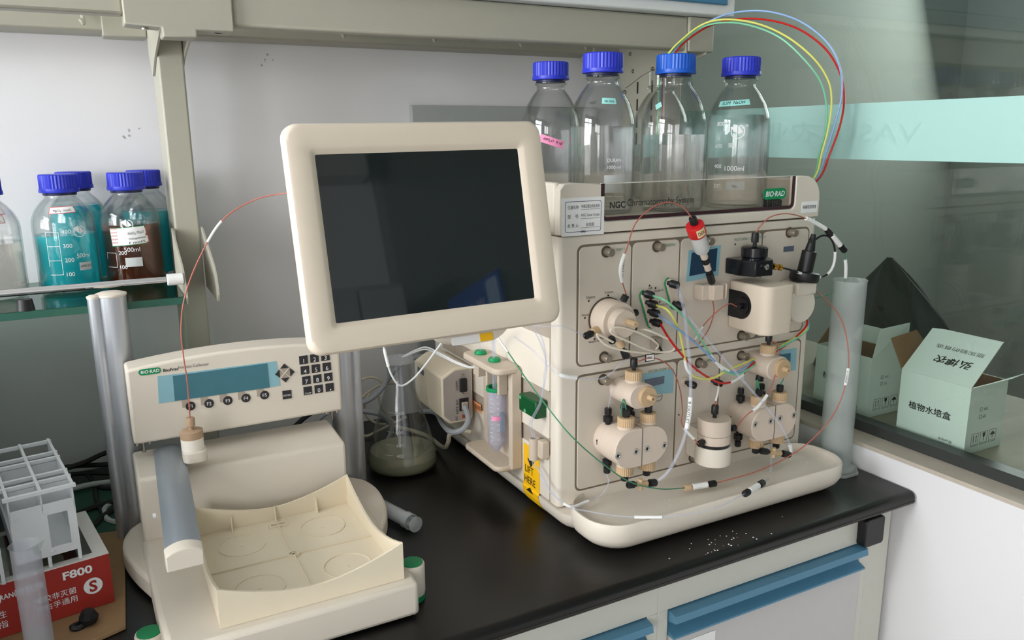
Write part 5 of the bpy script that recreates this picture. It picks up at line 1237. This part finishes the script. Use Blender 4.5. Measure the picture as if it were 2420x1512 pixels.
# four coloured solvent lines: valve - under the detector - round the right side - arc over the top - open bottle
def solvent(nm, mat, front, back, arc, dz, label, sl):
    r_ = RT; inb = V((B5[0]+dz, B5[1]+dz*.5, DK+.225))
    pts = [bl_ports[nm]] + front + back + arc + [inb, V((B5[0]+dz*.6,B5[1],DK+.15)), V((B5[0]-.012+dz,B5[1]-.01,DK+.06)), V((B5[0]-.03+dz,B5[1]-.02,DK+.012))]
    return tubing(pts, r_, mat, label, sl, sr=1.35)
def A(x, y, Y): return px(x, y, 1, Y)
def Zp(x, y, z): return px(x, y, 2, z)
def side(d): return [V((1.070+d,.965,.285)), V((1.0745+d,1.02,.36)), V((1.0745+d,1.03,.44))]
solvent('red', redtube, [(1590,812,.05),(1640,868,.045),(1690,900,.04),(1718,905,.038),(1748,892,.035),(1778,860,.030),(1805,847,.008),(1850,820,.006),(1888,790,.008),(1908,760,.006)], side(.0), [A(1930,428,1.0),A(1960,366,.985),A(1987,290,.98),A(1995,225,.985),A(1984,170,1.0),A(1950,115,1.03),A(1890,70,1.07),A(1820,48,1.11),A(1745,45,1.15),A(1680,60,1.18),A(1628,92,1.2),A(1594,128,1.21)], .004, 'red solvent tube looping from the blending valve over the bottles', [(.15,.185)])
solvent('yellow', ylwtube, [(1580,735,.06),(1604,780,.055),(1615,830,.05),(1625,875,.048),(1650,893,.044),(1685,893,.042),(1725,872,.038),(1765,855,.030),(1808,835,.008),(1855,812,.007),(1890,790,.008),(1908,765,.007)], side(.002), [A(1921,425,1.0),A(1942,362,.99),A(1960,290,.985),A(1965,230,.99),A(1955,185,1.0),A(1920,135,1.03),A(1860,87,1.07),A(1790,56,1.11),A(1715,46,1.15),A(1660,58,1.18),A(1610,95,1.2),A(1580,128,1.21)], -.006, 'yellow solvent tube looping from the blending valve over the bottles', [(.115,.14)])
solvent('blue', blutube, [(1580,762,.06),(1625,795,.055),(1665,830,.05),(1700,862,.045),(1738,880,.040),(1765,865,.034),(1800,838,.009),(1855,815,.008),(1892,792,.008),(1910,765,.008)], side(.004), [A(1925,426,1.0),A(1955,350,.985),A(1978,275,.98),A(1990,215,.98),A(1982,150,.995),A(1950,95,1.02),A(1890,50,1.06),A(1820,28,1.10),A(1755,27,1.14),A(1695,42,1.17),A(1640,75,1.2),A(1587,128,1.21)], -.001, 'pale blue solvent tube making the highest arc over the bottles', [(.13,.16)])
solvent('green', grntube, [(1575,712,.06),(1620,752,.055),(1655,800,.05),(1688,850,.045),(1715,878,.042),(1745,884,.040),(1775,868,.033),(1808,842,.010),(1860,812,.009),(1895,790,.009),(1911,768,.009)], side(.006), [A(1919,424,1.005),A(1937,360,.995),A(1952,300,.99),A(1952,240,.995),A(1937,190,1.01),A(1900,140,1.04),A(1845,90,1.08),A(1780,62,1.12),A(1715,53,1.155),A(1655,66,1.185),A(1605,105,1.205),A(1576,130,1.215)], -.010, 'mint green solvent tube making the lowest arc over the bottles', [(.125,.16)])
# clear outlet tubes
tubing([bl_ports['outA'],(1604,688,.06),(1616,730,.065),(1624,800,.065),(1631,870,.07),(1632,930,.075),(1628,985,.078),(1612,1050,.08),(1582,1110,.078),te1], .0026, clear, 'wide clear tube hanging from the blending valve to the left pump tee', [(.58,.72,'B OUTLET',.0034)])
tubing([bl_ports['outB'],(1640,765,.06),(1700,835,.062),(1770,915,.066),(1830,985,.070),(1858,1030,.072),(1869,1060,.068),te2], .0020, clear, 'clear tube running diagonally down to the right pump tee', [(.82,.9,None,.0030)])
# thin brown capillaries
tubing([vp_col,(1466,640,.05),(1482,585,.05),(1502,528,.05),(1540,491,.05),(1580,478,.05),(1614,490,.05),(1636,516,.05)], RC, peekred, 'thin red-brown capillary arching from the inject valve to the red-capped column', [(.10,.26,'#7 CHENG',.0025)])
tubing([(1684,706,.022),(1687,738,.02),(1676,775,.016),(1660,800,.008),(1652,812,.004)], RC, peekred, 'short brown capillary below the column holder')
tubing([cell_in,(1722,718,.045),(1690,740,.040),(1662,770,.028),(1646,796,.010),(1640,808,.004)], RC, peekred, 'short brown capillary from the detector window with a white sleeve', [(.6,.9,None,.0017)])
tubing([cond_top,(1797,534,.036),(1822,512,.036),(1862,505,.036),(1905,516,.036),(1942,535,.036),(1957,545,.036)], RC, peekred, 'brown capillary arching from the black cell to the white union', [(.68,.93,None,.0032)])
u1 = thing('tube_union', 'white union with two black nuts hanging right of the instrument front', 'union', (1.07,.89,.36), group='tube unions')
def union(t, a, b, d1, d2, m1=black, m2=black):
    p, q = (a if isinstance(a, V) else pt(*a, d1)), (b if isinstance(b, V) else pt(*b, d2)); e = (q-p).normalized(); L = (q-p).length
    part(MB().lathe([(.0034,0),(.0046,.001),(.0046,L*.5-.001),(.0034,L*.5)], p+e*L*.25, e, n=10), 'union_body', white, t)
    nut(t, p+e*L*.28, -e, L*.3, .0046, m1); nut(t, p+e*L*.72, e, L*.3, .0046, m2)
union(u1, (1955,544), (1996,592), .036, .036)
tubing([(1996,592,.036),(1999,640,.036),(1993,668,.034),(1962,695,.028),(1925,704,.01),(1905,706,.004)], .0006, capgreen, 'hair-thin green capillary dropping from the white union', [(.10,.32,None,.0028)])
tubing([probe_top,(1917,572,.035),(1942,557,.036),(1962,562,.036),(1973,590,.036),(1970,625,.036),(1955,648,.036),(1930,655,.038),(1890,645,.040),(1862,636,.040),brass_end], .0016, black, 'black sensor cable with white sleeves between probe and cell', [(.42,.60,None,.0022),(.68,.82,None,.0022)], name='sensor_cable', cat='cable')
# big loop on the right, union on the tray, green line to the left
U2a, U2b = Zp(1618,1153,.052), Zp(1690,1142,.052)
tubing([V((1.063,.94,.325)),A(1960,716,.88),A(1990,760,.855),A(2005,830,.838),A(2000,900,.832),A(1975,970,.832),A(1928,1030,.838),A(1868,1076,.846),A(1790,1113,.850),U2b], RC, peekred, 'brown capillary in a big loop round the right side down to the tray', [(.40,.47,'A1 CHENG',.0026)])
u2 = thing('tube_union', 'white union with one tan nut and one black nut above the drip tray', 'union', (.78,.852,.045), group='tube unions')
union(u2, U2a, U2b, 0, 0, tan, black)
tubing([U2a,(1560,1155,.076),(1490,1139,.080),(1420,1092,.085),(1350,1030,.085),A(1290,957,.875),A(1240,890,.905),A(1205,838,.93),A(1176,796,.95),A(1165,770,.96)], RC, capgreen, 'long green capillary sweeping across the front from below the monitor', [(.80,.90,None,.0014)])
# clear waste tubes down the left side, over the tray
clipP = V((.553,.977,.133))
for i, (dx, lb_) in enumerate(((0.0,'outer'),(.0035,'inner'))):
    tubing([A(1255+i*10,770,.94),A(1275+i*8,805,.935),A(1290,850,.93),A(1290-i*4,890,.93),A(1276+i*3,950,.94),V((.545+dx,.975,.158)),clipP+V((dx-.002,0,0)),V((.551+dx,.977,.092)),A(1272+i*5,1110,.965),A(1296+i*4,1158,.93),A(1345,1196,.90)] + ([Zp(1390,1208,.056),Zp(1450,1218,.055),Zp(1520,1222,.055),Zp(1600,1219,.056),Zp(1690,1200,.057),Zp(1762,1166,.0575)] if i == 0 else [A(1385,1186,.905),A(1420,1170,.908),A(1438,1140,.912),V((fs1[3].x,fs1[3].y,fs1[3].z-.004))]), .0011, clear,
        lb_+' clear waste tube from the beige clip over the drip tray', [(.80,.85,None,.0024)] if i == 0 else [(.70,.80,None,.0024)])
u3 = thing('tube_union', 'white union with two black nuts resting at the front of the drip tray', 'union', (.93,.84,.05), group='tube unions')
U3a, U3b = Zp(1760,1167,.0575), Zp(1803,1140,.0575)
union(u3, U3a, U3b, 0, 0)
tubing([U3b,A(1817,1128,.86),A(1822,1100,.87),A(1821,1060,.88),A(1820,1040,.895)], .0016, clear, 'clear tube rising from the tray union to the right pump')
tubing([vp_samp,(1465,862,.034),(1440,885,.030),(1412,896,.026),(1362,893,.022),(1322,885,.016),A(1292,862,.94),A(1262,830,.965),A(1215,795,.98)], .0011, clear, 'clear waste tube from the inject valve with a white flag sleeve', [(.50,.63,'WASTE',.0034)])
tubing([vp_waste,A(1330,771,.89),A(1290,772,.93),A(1262,768,.95)], .0010, clear, 'thin clear tube leaving the inject valve to the left')
# cream sample loop
tubing([vp_loopL,(1411,790,.05),(1432,815,.05),(1480,829,.05),(1530,834,.04),(1546,830,.03)], .0016, creamtube, 'cream sample loop tube, lower strand of the coil')
tubing([vp_loopR,(1530,780,.045),(1568,796,.045),(1594,812,.042),(1590,828,.040),(1560,832,.036),(1530,826,.042),(1488,808,.05),(1452,792,.055),(1443,780,.056),(1460,773,.056),(1502,783,.05),(1538,800,.045),(1555,815,.036),(1550,826,.03)], .0016, creamtube, 'cream sample loop tube coiled in two turns under the inject valve')
tg = thing('loop_tag', 'small framed volume tag tied to the cream sample loop', 'tag', pt(1535,850,.030))
p = pt(1524,855,.032); plate(p, UX, UZ, .0160, .0110, black, tg, 'tag_frame', t=.0012); plate(p+V((.0012,-.0012,.0012)), UX, UZ, .0136, .0086, paper, tg, 'tag_paper', t=.0003); txt('2mL', p+V((.012,-.0016,.0075)), -UX, -UZ, ink, tg, h=.0034, lift=.0003)
# pump capillaries
tubing([fs1[8],(1510,853,.036),(1532,846,.034),(1562,851,.03),(1590,875,.03),(1607,920,.035),(1613,970,.045),(1613,1005,.05),mix_l], RC, peekred, 'brown capillary from the left pump valve down to the mixer', [(.90,.98,None,.0024)])
tubing([fs2[8],(1826,806,.036),(1837,814,.038),(1838,850,.045),(1831,890,.055),(1816,928,.06),(1790,962,.062),(1765,980,.060),mix_r], RC, peekred, 'brown capillary from the right pump valve down to the mixer', [(.66,.82,None,.0026)])
tubing([mix_top,(1692,945,.046),(1697,925,.04),(1699,905,.030)], .0011, peekred, 'short brown capillary on top of the mixer with white sleeve', [(.3,.9,None,.0016)])
for fs, s_ in ((fs1,'left'),(fs2,'right')):
    a, b = fs[9], fs[0]; tubing([a, a+V((-.010,-.004,-.018)), b+V((-.006,0,.016)), b], RC, capgreen, 'short green capillary between valve and head of the %s pump, left strand' % s_)
    a, b = fs[10], fs[4]; tubing([a, a+V((.012,0,-.012)), b+V((.006,0,.012)), b], RC, capgreen, 'short green capillary between valve and head of the %s pump, right strand' % s_)
    a, b = fs[6], fs[2]; tubing([fs[2], fs[2]+V((.002,-.002,.018)), fs[2]+V((.006,0,.032))], RC, clear, 'short clear flush tube behind the %s pump head' % s_)
# column
ax0, ax1 = pt(1637,516,.05), pt(1683,668,.024); ad = (ax1-ax0).normalized(); AL = (ax1-ax0).length
col_ = thing('purification_column', 'small clear column with red cap leaning above its holder', 'column', ax1)
nut(col_, ax0+ad*.014, -ad, .016, .0050)
part(MB().lathe([(.0125,0),(.0132,.001),(.0132,.018),(.0125,.019)], ax0+ad*.011, ad, n=32), 'red_cap', M('cap_red', (206,32,36), 0.4), col_)
part(MB().lathe([(.0112,0),(.0112,.028),(.0095,.031),(.003,.032)], ax0+ad*.030, ad, n=30), 'barrel', milky('column_white', (226,226,224), 0.72, 0.35), col_)
part(MB().lathe([(.0022,0),(.0022,.006)], ax0+ad*.061, ad, n=12), 'tip', clear, col_)
part(MB().lathe([(.0050,0),(.0055,.002),(.0055,.010),(.0046,.012)], ax0+ad*.064, ad, n=14), 'luer_nut', peek, col_)
part(MB().gear((0,0,0), .0060, .0005, 0, .010, teeth=14).xf(Matrix.Translation(ax0+ad*.0755) @ ad.to_track_quat('Z','Y').to_matrix().to_4x4()), 'knurled_nut', black, col_)
part(MB().lathe([(.0050,0),(.0055,.001),(.0048,.006),(.0052,.012)], ax0+ad*.085, ad, n=14), 'luer_nut', peek, col_)
nut(col_, ax0+ad*.096, ad, max(.010, AL-.096), .0050)
yl = wrap(col_, lambda z: .0133, (0,0,0), 0, 0)
fxx, fyy, fzz = frame_for(ad); va = math.atan2((CAM-ax0).dot(fyy), (CAM-ax0).dot(fxx))
def colmap(a, b): th = va+.35+a/.0133; return ax0+ad*(.011+.0095-b)+(fxx*math.cos(th)+fyy*math.sin(th))*.0135
sgn = 1 if (colmap(.005,0)-colmap(0,0)).dot(c_r) > 0 else -1
def colmap2(a, b): th = va+sgn*(.45+a/.0133); return ax0+ad*(.011+.0095-b)+(fxx*math.cos(th)+fyy*math.sin(th))*.0135
part(MB().grid(lambda u, v: colmap2((u-.5)*.014, (v-.5)*.013), 8, 2), 'paper_tag', M('tag_buff', (236,206,160), 0.6), col_, doubled=True)
txt('DEA', None, None, None, ink, col_, h=.006, wdt=.010, align='C', fn=lambda a, b: colmap2(a, b-.003)+(colmap2(a,b)-(ax0+ad*.02)).normalized()*.0004)
# ------------------------------------------------------------------ tubes behind and below the monitor
tubing([drop_top,A(443,905,1.10),A(434,845,1.10),A(428,775,1.10),A(437,700,1.10),A(470,612,1.10),A(524,522,1.09),A(600,473,1.08),A(672,457,1.06),A(740,452,1.02),A(860,470,.98)], RC, peekred, 'long brown capillary arching from the collector drop head to behind the monitor', [(.55,.61,None,.0017)])
tubing([A(906,815,1.02),A(914,850,1.02),A(925,885,1.02),A(946,911,1.02),A(975,896,1.02),A(1005,862,1.02),A(1040,815,1.02),A(1060,790,1.02)], .0014, M('tube_white', (214,216,216), 0.4), 'white tube hanging in a loop below the monitor in front of the flask', [(.06,.22,None,.0022)])
for i in range(2):
    tubing([V((.452+.004*i,1.266,.20)),A(985,826+i*4,1.25),A(1010,821+i*5,1.24),A(1045,838+i*4,1.20),A(1085,858+i*3,1.165),A(1118,867+i*2,1.145),A(1136,858,1.14),V((.541,1.14,.200))], .0014, M('tube_white'), ('upper' if i else 'lower')+' white tube of the pair running from the flask top to the bracket')
    tubing([V((.444+.008*i,1.268,.205)),V((.445+.008*i,1.268,.16)),V((.444+.010*i,1.265,.08)),V((.446+.010*i,1.265,.016))], .0026, clear, ('right' if i else 'left')+' clear dip tube standing inside the conical flask')
for i, (y, dx) in enumerate(((1.081,-.005),(1.085,.0),(1.089,-.003),(1.135,-.002))):
    tubing([A(1170+i*4 if i < 3 else 1146,780,1.04),V((tx+dx-.002,y-.002,.262)),V((tx+dx,y,.236)),V((tx+dx,y,.20)),V((tx+dx,y,.165))] if i < 3 else [A(1143,790,1.12),V((tx-.004,1.134,.252)),V((tx-.002,1.135,.230)),V((tx-.002,1.135,.205))], .0013, clear, ('first','second','third','single')[i]+' clear tube entering the green grommets of the beige bracket')
